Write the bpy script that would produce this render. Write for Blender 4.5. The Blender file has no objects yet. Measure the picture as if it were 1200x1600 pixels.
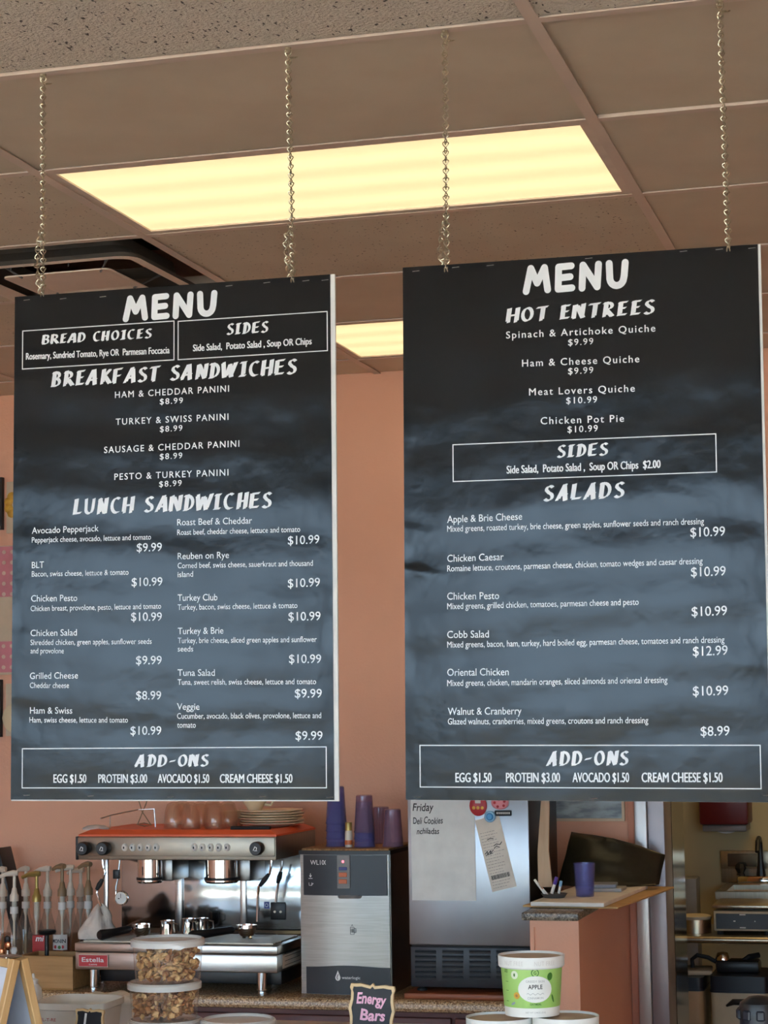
import bpy, bmesh, math, random
from mathutils import Vector, Matrix, noise
S = bpy.context.scene
COL = S.collection
random.seed(7)
PI = math.pi

# ---------------------------------------------------------------- camera
CAM_Z = 1.77
F, PITCH, ROLL, YAW = 3143.65, 0.1023, -0.0150, 0.2709
_fw = Vector((-math.sin(YAW) * math.cos(PITCH), math.cos(YAW) * math.cos(PITCH), math.sin(PITCH)))
_r0 = Vector((math.cos(YAW), math.sin(YAW), 0))
_u0 = _r0.cross(_fw)
_rt = _r0 * math.cos(ROLL) + _u0 * math.sin(ROLL)
_up = -_r0 * math.sin(ROLL) + _u0 * math.cos(ROLL)
EYE = Vector((0, 0, CAM_Z))
cd = bpy.data.cameras.new('camera'); cam = bpy.data.objects.new('camera', cd); COL.objects.link(cam)
cd.sensor_fit = 'VERTICAL'; cd.sensor_height = 36.0; cd.lens = F / 1600 * 36.0
cd.clip_start = 0.05
mw = Matrix.Identity(4)
for i in range(3):
    mw[i][0], mw[i][1], mw[i][2], mw[i][3] = _rt[i], _up[i], -_fw[i], EYE[i]
cam.matrix_world = mw
S.camera = cam

# ---------------------------------------------------------------- world, daylight, exposure
S.view_settings.view_transform = 'Standard'; S.view_settings.look = 'None'
S.view_settings.gamma = 1.0; S.view_settings.use_curve_mapping = False
S.view_settings.exposure = 1.38
S.cycles.use_denoising = True
S.cycles.max_bounces = 10; S.cycles.diffuse_bounces = 6; S.cycles.transparent_max_bounces = 24
S.cycles.caustics_reflective = False; S.cycles.caustics_refractive = False
S.cycles.sample_clamp_indirect = 6.0
W = bpy.data.worlds.new('sky'); S.world = W; W.use_nodes = True
bgn = W.node_tree.nodes['Background']
bgn.inputs[0].default_value = (0.55, 0.76, 1.0, 1); bgn.inputs[1].default_value = 4.0
sd_ = bpy.data.lights.new('sun', 'SUN'); sd_.energy = 44.0; sd_.color = (1, .87, .70); sd_.angle = .03    # high sun behind the building, lights the street
sun = bpy.data.objects.new('sun', sd_); COL.objects.link(sun); sun.rotation_euler = (-.55, .25, 0)

ROOM_X0, ROOM_X1, ROOM_Y0, WALL_Y, CEIL = -6.2, 3.6, -2.2, 6.63, 2.9596
T1_Y, X_R, MOD = 3.3016, -0.6386, 0.6096
WINDOWS = [(-6.0, -4.58), (-4.42, -2.56), (-2.40, -.58), (-.42, 1.40), (1.56, 3.5)]
WIN_Z0, WIN_Z1 = 0.12, 2.78
for i, (x0, x1) in enumerate(WINDOWS):                 # daylight through the shop windows behind the viewer
    ld = bpy.data.lights.new('window_portal', 'AREA'); ld.shape = 'RECTANGLE'
    ld.size, ld.size_y = x1 - x0, WIN_Z1 - WIN_Z0
    ld.cycles.is_portal = True
    lo = bpy.data.objects.new('window_portal', ld); COL.objects.link(lo)
    lo.location = ((x0 + x1) / 2, ROOM_Y0 - 0.06, (WIN_Z0 + WIN_Z1) / 2); lo.rotation_euler = (PI / 2, 0, 0)

# ---------------------------------------------------------------- helpers
def ray(x, y):
    return _fw + _rt * ((x - 600) / F) - _up * ((y - 800) / F)
def at(x, y, Y):
    d = ray(x, y); return EYE + d * (Y / d.y)
def atz(x, y, z):
    d = ray(x, y); return EYE + d * ((z - CAM_Z) / d.z)
def px(Y, x=600):                                       # metres per photo pixel at depth Y
    return (at(x + 1, 1123, Y) - at(x, 1123, Y)).length

class G:
    def __init__(s): s.v = []; s.f = []
    def add(s, vs, fs, M=None):
        o = len(s.v)
        s.v += [tuple(M @ Vector(v)) for v in vs] if M else [tuple(v) for v in vs]
        s.f += [tuple(i + o for i in f) for f in fs]
        return s
def box(g, x0, x1, y0, y1, z0, z1, M=None):
    return g.add([(x0,y0,z0),(x1,y0,z0),(x1,y1,z0),(x0,y1,z0),(x0,y0,z1),(x1,y0,z1),(x1,y1,z1),(x0,y1,z1)],
                 [(0,3,2,1),(4,5,6,7),(0,1,5,4),(1,2,6,5),(2,3,7,6),(3,0,4,7)], M)
def rbox(g, x0, x1, y0, y1, z0, z1, b=.004, seg=2, M=None):
    bm = bmesh.new(); bmesh.ops.create_cube(bm, size=1)
    for v in bm.verts:
        v.co = ((x0+x1)/2 + v.co.x*(x1-x0), (y0+y1)/2 + v.co.y*(y1-y0), (z0+z1)/2 + v.co.z*(z1-z0))
    bmesh.ops.bevel(bm, geom=bm.edges[:], offset=b, segments=seg, affect='EDGES', profile=.5)
    bm.verts.index_update()
    g.add([v.co.copy() for v in bm.verts], [[v.index for v in f.verts] for f in bm.faces], M); bm.free()
    return g
def lathe(g, prof, n=24, M=None, sx=1, sy=1):
    vs, fs, rings = [], [], []
    for r, z in prof:
        if r < 1e-6: rings.append([len(vs)]); vs.append((0,0,z))
        else:
            rings.append(list(range(len(vs), len(vs)+n)))
            vs += [(r*sx*math.cos(2*PI*k/n), r*sy*math.sin(2*PI*k/n), z) for k in range(n)]
    for a, b in zip(rings, rings[1:]):
        for k in range(n):
            j = (k+1) % n
            q = ([a[k], a[j]] if len(a) > 1 else [a[0]]) + ([b[j], b[k]] if len(b) > 1 else [b[0]])
            if len(q) > 2: fs.append(tuple(q))
    return g.add(vs, fs, M)
def tube(g, pts, r, n=8, closed=False, M=None):
    P = [Vector(p) for p in pts]; m = len(P)
    R = r if isinstance(r, (list, tuple)) else [r]*m
    T = []
    for i in range(m):
        a = P[(i-1) % m] if closed or i > 0 else P[i]
        b = P[(i+1) % m] if closed or i < m-1 else P[i]
        t = b - a; T.append(t.normalized() if t.length > 1e-9 else Vector((0,0,1)))
    nrm = T[0].orthogonal().normalized(); vs, fs = [], []
    for i in range(m):
        nrm = (nrm - T[i]*nrm.dot(T[i])).normalized(); bn = T[i].cross(nrm)
        vs += [P[i] + (nrm*math.cos(2*PI*k/n) + bn*math.sin(2*PI*k/n))*R[i] for k in range(n)]
    for i in range(m if closed else m-1):
        j = (i+1) % m
        for k in range(n):
            l = (k+1) % n
            fs.append((i*n+k, i*n+l, j*n+l, j*n+k))
    if not closed: fs += [tuple(range(n))[::-1], tuple((m-1)*n + k for k in range(n))]
    return g.add(vs, fs, M)
def prism(g, poly, h0, h1, M=None):                     # polygon in local XY, extruded along local Z
    n = len(poly)
    return g.add([(x,y,h0) for x,y in poly] + [(x,y,h1) for x,y in poly],
        [tuple(range(n))[::-1], tuple(range(n,2*n))] + [(i,(i+1)%n,n+(i+1)%n,n+i) for i in range(n)], M)
def ring_prism(g, outer, inner, h0, h1, M=None):
    n = len(outer); vs = [(x,y,h0) for x,y in outer]+[(x,y,h0) for x,y in inner]+[(x,y,h1) for x,y in outer]+[(x,y,h1) for x,y in inner]
    fs = []
    for i in range(n):
        j = (i+1) % n
        fs += [(i,n+i,n+j,j), (2*n+i,2*n+j,3*n+j,3*n+i), (i,j,2*n+j,2*n+i), (n+i,3*n+i,3*n+j,n+j)]
    return g.add(vs, fs, M)
def rrect(x0, x1, y0, y1, r, n=5):
    o = []
    for cx, cy, a in ((x1-r,y0+r,-90),(x1-r,y1-r,0),(x0+r,y1-r,90),(x0+r,y0+r,180)):
        o += [(cx+r*math.cos(math.radians(a+90*k/n)), cy+r*math.sin(math.radians(a+90*k/n))) for k in range(n+1)]
    return o
XZ = Matrix(((1,0,0,0),(0,0,-1,0),(0,1,0,0),(0,0,0,1)))  # local XY -> world XZ; local Z -> world -Y (towards the viewer)
def TR(x, y, z): return Matrix.Translation((x,y,z))
def RX(a): return Matrix.Rotation(a, 4, 'X')
def RY(a): return Matrix.Rotation(a, 4, 'Y')
def RZ(a): return Matrix.Rotation(a, 4, 'Z')
_meshes = {}
def mesh_of(name, g, m, smooth=True, ang=35):
    me = bpy.data.meshes.new(name); me.from_pydata(g.v, [], g.f)
    if m: me.materials.append(MAT[m] if isinstance(m, str) else m)
    bm = bmesh.new(); bm.from_mesh(me); bmesh.ops.recalc_face_normals(bm, faces=bm.faces[:]); bm.to_mesh(me); bm.free()
    if smooth:
        me.polygons.foreach_set('use_smooth', [True]*len(me.polygons))
        me.set_sharp_from_angle(angle=math.radians(ang))
    return me
def obj(name, g, m, parent=None, loc=None, rot=None, smooth=True, ang=35, label=None):
    me = g if isinstance(g, bpy.types.Mesh) else mesh_of(name, g, m, smooth, ang)
    o = bpy.data.objects.new(name, me); COL.objects.link(o)
    if parent: o.parent = parent
    if loc is not None: o.location = loc
    if rot is not None: o.rotation_euler = rot
    if label: o['label'] = label
    return o
def tag(o, label, cat, group=None, kind=None):
    o['label'] = label; o['category'] = cat
    if group: o['group'] = group
    if kind: o['kind'] = kind
    return o
def thing(name, label, cat, loc=(0,0,0), rot=(0,0,0), group=None):
    o = bpy.data.objects.new(name, None); COL.objects.link(o)
    o.empty_display_size = .05
    o.location = loc; o.rotation_euler = rot
    return tag(o, label, cat, group)
def struct(name, g, m, label=None, parent=None, loc=None, smooth=False):
    o = obj(name, g, m, parent, loc, smooth=smooth)
    o['kind'] = 'structure'
    if label: o['label'] = label
    return o
def copy_tree(o, loc=None, rot=None, label=None, parent=None):
    c = o.copy(); COL.objects.link(c)
    if parent: c.parent = parent
    if loc is not None: c.location = loc
    if rot is not None: c.rotation_euler = rot
    if label: c['label'] = label
    for ch in list(o.children): copy_tree(ch, parent=c)
    return c

# ---------------------------------------------------------------- materials (all procedural)
MAT = {}
def nd(nt, t, **kw):
    n = nt.nodes.new(t)
    for k, v in kw.items(): setattr(n, k, v)
    return n
def mat(name, c, rough=.5, metal=0, c2=None, scale=20, stretch=None, bump=0, bscale=None, spec=.5, emit=None, estr=0, lo=.35, hi=.65, detail=3, coat=0, sss=0, trans=0, ior=1.45, alpha=1, coord='Object'):
    m = bpy.data.materials.new(name); m.use_nodes = True; nt = m.node_tree
    b = nt.nodes['Principled BSDF']
    b.inputs['Base Color'].default_value = (*c, 1); b.inputs['Roughness'].default_value = rough
    b.inputs['Metallic'].default_value = metal; b.inputs['Specular IOR Level'].default_value = spec
    b.inputs['Coat Weight'].default_value = coat; b.inputs['IOR'].default_value = ior
    b.inputs['Transmission Weight'].default_value = trans; b.inputs['Alpha'].default_value = alpha
    if emit: b.inputs['Emission Color'].default_value = (*emit, 1); b.inputs['Emission Strength'].default_value = estr
    tc = nd(nt, 'ShaderNodeTexCoord'); mp = nd(nt, 'ShaderNodeMapping')
    nt.links.new(tc.outputs[coord], mp.inputs[0])
    if stretch: mp.inputs['Scale'].default_value = stretch
    c2 = c2 or tuple(x*.9 for x in c)
    n = nd(nt, 'ShaderNodeTexNoise'); n.inputs['Scale'].default_value = scale; n.inputs['Detail'].default_value = detail
    nt.links.new(mp.outputs[0], n.inputs['Vector'])
    r = nd(nt, 'ShaderNodeValToRGB'); r.color_ramp.elements[0].position = lo; r.color_ramp.elements[1].position = hi
    r.color_ramp.elements[0].color = (*c2, 1); r.color_ramp.elements[1].color = (*c, 1)
    nt.links.new(n.outputs['Fac'], r.inputs[0]); nt.links.new(r.outputs[0], b.inputs['Base Color'])
    if bump:
        n2 = nd(nt, 'ShaderNodeTexNoise'); n2.inputs['Scale'].default_value = bscale or scale*2; n2.inputs['Detail'].default_value = 3
        nt.links.new(mp.outputs[0], n2.inputs['Vector'])
        bp = nd(nt, 'ShaderNodeBump'); bp.inputs['Strength'].default_value = bump; bp.inputs['Distance'].default_value = .01
        nt.links.new(n2.outputs['Fac'], bp.inputs['Height']); nt.links.new(bp.outputs[0], b.inputs['Normal'])
    MAT[name] = m
    return m
def clear(name, tint, gloss_rough=.05, haze=0., ior=1.45, haze_col=None):   # thin clear plastic or glass: see-through, reflecting by Fresnel
    m = bpy.data.materials.new(name); m.use_nodes = True; nt = m.node_tree; nt.nodes.clear()
    out = nd(nt, 'ShaderNodeOutputMaterial'); tr = nd(nt, 'ShaderNodeBsdfTransparent'); gl = nd(nt, 'ShaderNodeBsdfGlossy')
    df = nd(nt, 'ShaderNodeBsdfDiffuse'); lw = nd(nt, 'ShaderNodeLayerWeight'); lw.inputs[0].default_value = .5; pw_ = nd(nt, 'ShaderNodeMath', operation='POWER'); pw_.inputs[1].default_value = 3.5; fr = nd(nt, 'ShaderNodeMath', operation='MULTIPLY_ADD'); fr.inputs[1].default_value = .55; fr.inputs[2].default_value = .035; nt.links.new(lw.outputs['Facing'], pw_.inputs[0]); nt.links.new(pw_.outputs[0], fr.inputs[0]); m1 = nd(nt, 'ShaderNodeMixShader'); m2 = nd(nt, 'ShaderNodeMixShader')
    tr.inputs[0].default_value = (*tint, 1); gl.inputs['Roughness'].default_value = gloss_rough
    df.inputs[0].default_value = (*(haze_col or tint), 1); m1.inputs[0].default_value = haze
    nt.links.new(tr.outputs[0], m1.inputs[1]); nt.links.new(df.outputs[0], m1.inputs[2])
    nt.links.new(fr.outputs[0], m2.inputs[0]); nt.links.new(m1.outputs[0], m2.inputs[1]); nt.links.new(gl.outputs[0], m2.inputs[2])
    nt.links.new(m2.outputs[0], out.inputs[0]); MAT[name] = m

def ramp_extra(name, c, stops_scale, thr, dark, soft=.03, detail=2, stretch=None):
    """spots of another colour on a material: noise thresholded"""
    m = MAT[name]; nt = m.node_tree; b = nt.nodes['Principled BSDF']
    old = b.inputs['Base Color'].links[0].from_socket
    tc = nd(nt, 'ShaderNodeTexCoord'); mp = nd(nt, 'ShaderNodeMapping'); nt.links.new(tc.outputs['Object'], mp.inputs[0])
    if stretch: mp.inputs['Scale'].default_value = stretch
    n = nd(nt, 'ShaderNodeTexNoise'); n.inputs['Scale'].default_value = stops_scale; n.inputs['Detail'].default_value = detail
    nt.links.new(mp.outputs[0], n.inputs['Vector'])
    r = nd(nt, 'ShaderNodeValToRGB'); r.color_ramp.elements[0].position = thr; r.color_ramp.elements[1].position = thr+soft
    nt.links.new(n.outputs['Fac'], r.inputs[0])
    mx = nd(nt, 'ShaderNodeMix', data_type='RGBA'); nt.links.new(r.outputs[0], mx.inputs[0])
    nt.links.new(old, mx.inputs[6]); mx.inputs[7].default_value = (*dark, 1)
    nt.links.new(mx.outputs[2], b.inputs['Base Color'])
    return n, r

mat('pink_wall', (.80,.425,.285), .55, c2=(.78,.41,.27), scale=3, bump=.12, bscale=120)
mat('orange_trim', (.62,.25,.15), .5, scale=5)
mat('plain_wall', (.42,.38,.34), .7, scale=4)
mat('kitchen_wall', (.50,.40,.20), .6, scale=3, c2=(.45,.36,.18))
mat('floor_tile', (.45,.36,.28), .35, scale=8, c2=(.40,.31,.24))
mat('acoustic_tile', (.72,.64,.54), .9, c2=(.66,.58,.485), scale=60, bump=.8, bscale=170)
ramp_extra('acoustic_tile', None, 130, .672, (.12,.10,.085), .03, 1, (1,.5,1))
mat('vinyl_tile', (.64,.55,.43), .55, c2=(.60,.51,.395), scale=6, bump=.04, bscale=300)
mat('speckled_tile', (.64,.55,.43), .7, c2=(.60,.51,.395), scale=6, bump=.1, bscale=200)
ramp_extra('speckled_tile', None, 110, .70, (.13,.09,.07), .03, 1)
mat('grid_metal', (.70,.57,.48), .45, scale=4)
mat('plenum', (.05,.045,.04), .9)
mat('duct', (.16,.16,.17), .5, .3, scale=30)
mat('diffuser_metal', (.72,.60,.50), .45, scale=5)
mat('asphalt', (.34,.33,.31), .9, scale=40)
mat('frame_alu', (.35,.34,.33), .4, .6)
clear('window_glass', (.96,.98,.98))

def light_lens_mat():                                   # acrylic lens lit by the tubes behind it
    m = bpy.data.materials.new('light_lens'); m.use_nodes = True; nt = m.node_tree
    b = nt.nodes['Principled BSDF']; b.inputs['Base Color'].default_value = (.8,.75,.6,1); b.inputs['Roughness'].default_value = .3
    tc = nd(nt, 'ShaderNodeTexCoord'); sp = nd(nt, 'ShaderNodeSeparateXYZ'); nt.links.new(tc.outputs['Object'], sp.inputs[0])
    mu = nd(nt, 'ShaderNodeMath', operation='MULTIPLY'); mu.inputs[1].default_value = 2*PI/.165; nt.links.new(sp.outputs['Y'], mu.inputs[0])
    co = nd(nt, 'ShaderNodeMath', operation='COSINE'); nt.links.new(mu.outputs[0], co.inputs[0])
    mr = nd(nt, 'ShaderNodeMapRange'); mr.inputs[1].default_value = -1; mr.inputs[2].default_value = 1; mr.inputs[3].default_value = .34; mr.inputs[4].default_value = .42
    nt.links.new(co.outputs[0], mr.inputs[0])
    b.inputs['Emission Color'].default_value = (1.0,.82,.42,1)
    nt.links.new(mr.outputs[0], b.inputs['Emission Strength']); MAT['light_lens'] = m
light_lens_mat()

# ---------------------------------------------------------------- the shell of the place
g = G(); box(g, ROOM_X0-.2, ROOM_X1+.2, ROOM_Y0-.2, 9.2, -.1, 0); struct('floor', g, 'floor_tile', 'brown tile floor of the shop')
OPEN_X0, OPEN_X1, OPEN_Z = -.895, .35, 2.06
g = G()
box(g, ROOM_X0, OPEN_X0-.11, WALL_Y, WALL_Y+.14, 0, CEIL+.5)
box(g, OPEN_X0-.11, OPEN_X1, WALL_Y, WALL_Y+.14, OPEN_Z, CEIL+.5)
box(g, OPEN_X1, ROOM_X1, WALL_Y, WALL_Y+.14, 0, CEIL+.5)
struct('wall_back', g, 'pink_wall', 'salmon pink painted wall behind the service counter')
g = G(); box(g, ROOM_X0-.14, ROOM_X0, ROOM_Y0, 9, 0, CEIL+.5); struct('wall_left', g, 'pink_wall', 'salmon pink side wall')
g = G(); box(g, ROOM_X1, ROOM_X1+.14, ROOM_Y0, 9, 0, CEIL+.5); struct('wall_right', g, 'pink_wall', 'salmon pink side wall opposite')
g = G()                                                 # shop front with window openings
xs = [ROOM_X0] + [v for w in WINDOWS for v in w] + [ROOM_X1]
for i in range(0, len(xs), 2): box(g, xs[i], xs[i+1], ROOM_Y0-.14, ROOM_Y0, WIN_Z0, WIN_Z1)
box(g, ROOM_X0, ROOM_X1, ROOM_Y0-.14, ROOM_Y0, 0, WIN_Z0); box(g, ROOM_X0, ROOM_X1, ROOM_Y0-.14, ROOM_Y0, WIN_Z1, CEIL+.5)
struct('wall_front', g, 'plain_wall', 'shop front wall with large windows')
for i, (x0, x1) in enumerate(WINDOWS):
    cx, cz = (x0+x1)/2, (WIN_Z0+WIN_Z1)/2; w, h = (x1-x0)/2, (WIN_Z1-WIN_Z0)/2
    g = G(); ring_prism(g, [(-w,-h),(w,-h),(w,h),(-w,h)], [(-w+.05,-h+.05),(w-.05,-h+.05),(w-.05,h-.05),(-w+.05,h-.05)], -.03, .03, XZ)
    o = struct('window_%d' % (i+1), g, 'frame_alu', 'large shop window', loc=(cx, ROOM_Y0-.08, cz))
    g = G(); box(g, -w+.05, w-.05, -.003, .003, -h+.05, h-.05); obj('pane', g, 'window_glass', o)
g = G(); box(g, -40, 40, -60, ROOM_Y0-.2, -.2, -.1); tag(struct('ground', g, 'asphalt'), 'grey asphalt outside the shop front', 'ground')
mat('bank_dark', (.018,.021,.014), .85, c2=(.010,.012,.008), scale=6)
g = G(); nu, nv = 90, 10; vs, fs = [], []                 # unseen dark bank, added outside to darken the lower reflection in the boards
for i in range(nu+1):
    for j in range(nv):
        a = 2*PI*j/nv; x = -19+26*i/nu; r = 1+.12*noise.noise(Vector((x*1.3, math.cos(a)*2, math.sin(a)*2)))
        vs.append((x, -14+.7*r*math.cos(a), max(0, .80+.83*r*math.sin(a))))
for i in range(nu):
    for j in range(nv): k = (j+1) % nv; fs.append((i*nv+j, i*nv+k, (i+1)*nv+k, (i+1)*nv+j))
fs += [tuple(range(nv)), tuple(nu*nv+j for j in range(nv))]
g.add([(x+6, y+14, z) for x, y, z in vs], fs); o = obj('hedge', g, 'bank_dark', loc=(-6,-14,-.1)); tag(o, 'low dark green hedge outside across the car park', 'hedge')

# kitchen behind the opening
g = G(); box(g, ROOM_X0, ROOM_X1, 8.72, 8.86, 0, 2.75); struct('wall_kitchen', g, 'kitchen_wall', 'dim yellowish kitchen wall')
g = G(); box(g, -1.6, -1.48, 6.77, 8.72, 0, 2.75); struct('wall_kitchen_left', g, 'kitchen_wall', 'kitchen side wall')
g = G(); box(g, ROOM_X0, ROOM_X1, 6.77, 8.86, 2.75, 2.85); struct('ceiling_kitchen', g, 'plain_wall', 'kitchen ceiling')

# suspended ceiling: deck, grid bars, tiles
g = G(); box(g, ROOM_X0-.1, ROOM_X1+.1, ROOM_Y0-.1, WALL_Y+.2, CEIL+.5, CEIL+.6)
ceiling = struct('ceiling', g, 'plenum', 'suspended ceiling of brownish tiles in a metal grid')
ky = list(range(-12, 6)); kx = list(range(-5, 5))
CELL = 2*MOD
def tee(x0, x1, y0, y1):                                # inverted T section along X or Y
    g = G(); t = .012
    if x1-x0 > y1-y0: box(g, x0, x1, y0-t, y0+t, -.0015, 0); box(g, x0, x1, y0-.001, y0+.001, 0, .035)
    else: box(g, x0-t, x0+t, y0, y1, -.0015, 0); box(g, x0-.001, x0+.001, y0, y1, 0, .035)
    return g
gx = mesh_of('grid_bar', tee(0, CELL-.024, 0, 0), 'grid_metal', False)
gy = mesh_of('grid_bar', tee(0, 0, 0, ROOM_X1*0 + (WALL_Y - ROOM_Y0)), 'grid_metal', False)
for m_ in kx:
    X = X_R + m_*CELL
    if ROOM_X0 < X < ROOM_X1: obj('grid_bar', gy, None, ceiling, (X, ROOM_Y0, CEIL))
for k in ky:
    Y = T1_Y + k*MOD
    if not ROOM_Y0 < Y < WALL_Y: continue
    for m_ in kx:
        X = X_R + m_*CELL
        if X > ROOM_X0-.9 and X + CELL < ROOM_X1+.3 and X > ROOM_X0: obj('grid_bar', gx, None, ceiling, (X+.012, Y, CEIL - .0002))
g = tee(0, 0, 0, MOD-.024); obj('grid_bar', g, 'grid_metal', ceiling, (X_R-1.5*CELL, T1_Y+2*MOD+.012, CEIL-.0003), smooth=False)
def tile_mesh(w, d, m):
    g = G(); rbox(g, -w/2, w/2, -d/2, d/2, .002, .017, .002, 1); return mesh_of('ceiling_tile', g, m, False)
tmesh = {m: tile_mesh(CELL-.012, MOD-.012, m) for m in ('acoustic_tile','vinyl_tile','speckled_tile')}
tlast = tile_mesh(CELL-.012, WALL_Y-(T1_Y+5*MOD)-.02, 'vinyl_tile')
rt = random.Random(3)
for k in ky:
    for m_ in range(-5, 4):
        X = X_R + (m_+.5)*CELL; Y = T1_Y + (k+.5)*MOD
        if (k, m_) in ((1,-1), (4,-1), (2,-2)): continue          # light fixtures and the air diffuser take these cells
        if X-CELL/2 < ROOM_X0-1 or X > ROOM_X1+.4: continue
        dz = rt.uniform(0,.0015)
        if k == 5: obj('ceiling_tile', tlast, None, ceiling, (X, (T1_Y+5*MOD+WALL_Y)/2, CEIL+dz)); continue
        m = 'acoustic_tile' if k < 0 else ('speckled_tile' if (k, m_) in ((1,-2),(2,-1),(1,-3),(3,-2)) else 'vinyl_tile')
        o = obj('ceiling_tile', tmesh[m], None, ceiling, (X, Y, CEIL+dz))
        if (k, m_) == (-1,-1): o.location.z += .001; o.rotation_euler = (.006, .002, 0)
        if (k, m_) == (0, 0): o.location.z += .002; o.rotation_euler = (0, .006, 0)
# half-width tile beside the air diffuser
g = G(); rbox(g, -MOD/2+.006, MOD/2-.006, -MOD/2+.006, MOD/2-.006, .002, .017, .002, 1)
obj('ceiling_tile', g, 'speckled_tile', ceiling, (X_R-1.75*CELL, T1_Y+2.5*MOD, CEIL))

# ceiling lights
mat('troffer_white', (.72,.60,.50), .4)
def troffer(X, Y, label, tilt=0):
    t = thing('ceiling_light', label, 'light', (X, Y, CEIL), group='recessed ceiling lights')
    w, d = CELL/2-.008, MOD/2-.008
    g = G(); box(g, -w, w, -d, d, .10, .104)
    for a, b, c, e in ((-w,w,-d,-d+.004),(-w,w,d-.004,d),(-w,-w+.004,-d,d),(w-.004,w,-d,d)): box(g, a, b, c, e, .003, .10)
    obj('housing', g, 'troffer_white', t, smooth=False)
    g = G(); wi, di = w-.024, d-.024
    ring_prism(g, [(-w,-d),(w,-d),(w,d),(-w,d)], [(-wi,-di),(wi,-di),(wi,di),(-wi,di)], .001, .012)
    dr = obj('door_frame', g, 'troffer_white', t, smooth=False)
    g = G(); box(g, -wi-.004, wi+.004, -di-.004, di+.004, .005, .0075)
    obj('lens', g, 'light_lens', t, smooth=False)
    return t
troffer(X_R-CELL/2, T1_Y+1.5*MOD, 'large glowing yellow light panel above the gap between the boards')
troffer(X_R-CELL/2, T1_Y+4.5*MOD, 'far glowing light panel seen between the two menu boards by the pink wall')

# air diffuser hanging a little below its opening
dx, dy = X_R-1.5*CELL+.295, 4.835
t = thing('air_diffuser', 'beige square air diffuser hanging askew in a dark ceiling opening', 'air vent', (dx, dy, CEIL-.03), (.012, -.004, 0))
g = G(); ow = .265
def oframe(a, z, r): return [(x, y, z) for x, y in rrect(-a, a, -a, a, r)]
lay = [(ow,0,.05),(ow-.004,.012,.05),(.205,.045,.03),(.200,.075,.03)]
rings = [oframe(a, z, r) for a, z, r in lay]
for A, B in zip(rings, rings[1:]):
    n = len(A); g.add(A+B, [(i,(i+1)%n,n+(i+1)%n,n+i) for i in range(n)])
mat('pan_shade', (.07,.06,.05), .7); obj('pan', g, 'pan_shade', t); g = G()  # pan coloured dark so the gap round the frame looks shaded
A, B = oframe(ow,0,.05), oframe(ow-.016,-.003,.045); n = len(A); g.add(A+B, [(i,(i+1)%n,n+(i+1)%n,n+i) for i in range(n)])
C_ = oframe(ow-.045,.010,.035); g.add(B+C_, [(i,(i+1)%n,n+(i+1)%n,n+i) for i in range(n)])
obj('outer_frame', g, 'diffuser_metal', t)
g = G(); P0, P1, P2 = oframe(.150,-.004,.02), oframe(.115,.006,.02), oframe(.02,.002,.008)
n = len(P0); P3 = [(x,y,z+.004) for x,y,z in P0]
for A, B in ((P3,P0),(P0,P1),(P1,P2)): g.add(A+B, [(i,(i+1)%n,n+(i+1)%n,n+i) for i in range(n)])
g.add(P2, [tuple(range(n))])
obj('inner_plaque', g, 'diffuser_metal', t)
for sx in (-1,1):
    for sy in (-1,1):
        g = G(); tube(g, [(sx*.11,sy*.11,.0),(sx*.19,sy*.19,.06)], .003, 6); obj('strut', g, 'duct', t)
g = G(); tube(g, [(0,0,.11),(0,.02,.2),(.03,.1,.27),(.2,.3,.33)], .10, 16); obj('duct_collar', g, 'duct', t)
g = G(); tube(g, [(X_R-CELL*1.9, T1_Y+2*MOD+.05, CEIL+.17),(X_R-CELL*1.4, T1_Y+2*MOD+.06, CEIL+.13),(X_R-CELL*1.05, T1_Y+2*MOD+.02, CEIL+.15)], .04, 14)
o = obj('flexible_duct', g, 'duct'); tag(o, 'grey flexible duct seen in the dark opening above the air diffuser', 'duct')
for k, xx in enumerate((-.10,.06,.16)):
    g = G(); tube(g, [(xx, 0, 0),(xx+.05, .03, .47)], .0015, 5); obj('hanger_wire', g, 'duct', t, (0,-.2,0))

# ---------------------------------------------------------------- lettering
def text_meshes(items):
    """items: dict(key -> (string, spacing, bold offset, shear)) -> dict(key -> (verts, faces, x0, x1)), cap height 1"""
    tmp = {}
    for k, (s, sp, off, sh) in items.items():
        c = bpy.data.curves.new('lettering', 'FONT'); c.body = s; c.size = 1; c.space_character = sp; c.offset = off
        c.shear = sh; c.resolution_u = 3; c.fill_mode = 'FRONT'
        o = bpy.data.objects.new('lettering', c); COL.objects.link(o); tmp[k] = o
    bpy.context.view_layer.update(); dg = bpy.context.evaluated_depsgraph_get(); out = {}
    for k, o in tmp.items():
        me = bpy.data.meshes.new_from_object(o.evaluated_get(dg))
        vs = [v.co.copy() for v in me.vertices]; fs = [tuple(p.vertices) for p in me.polygons]
        out[k] = (vs, fs, min(v.x for v in vs), max(v.x for v in vs), max(v.y for v in vs))
        bpy.data.meshes.remove(me); c = o.data; bpy.data.objects.remove(o); bpy.data.curves.remove(c)
    return out
CAPH = text_meshes({'H': ('H', 1, 0, 0)})['H'][4]

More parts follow.
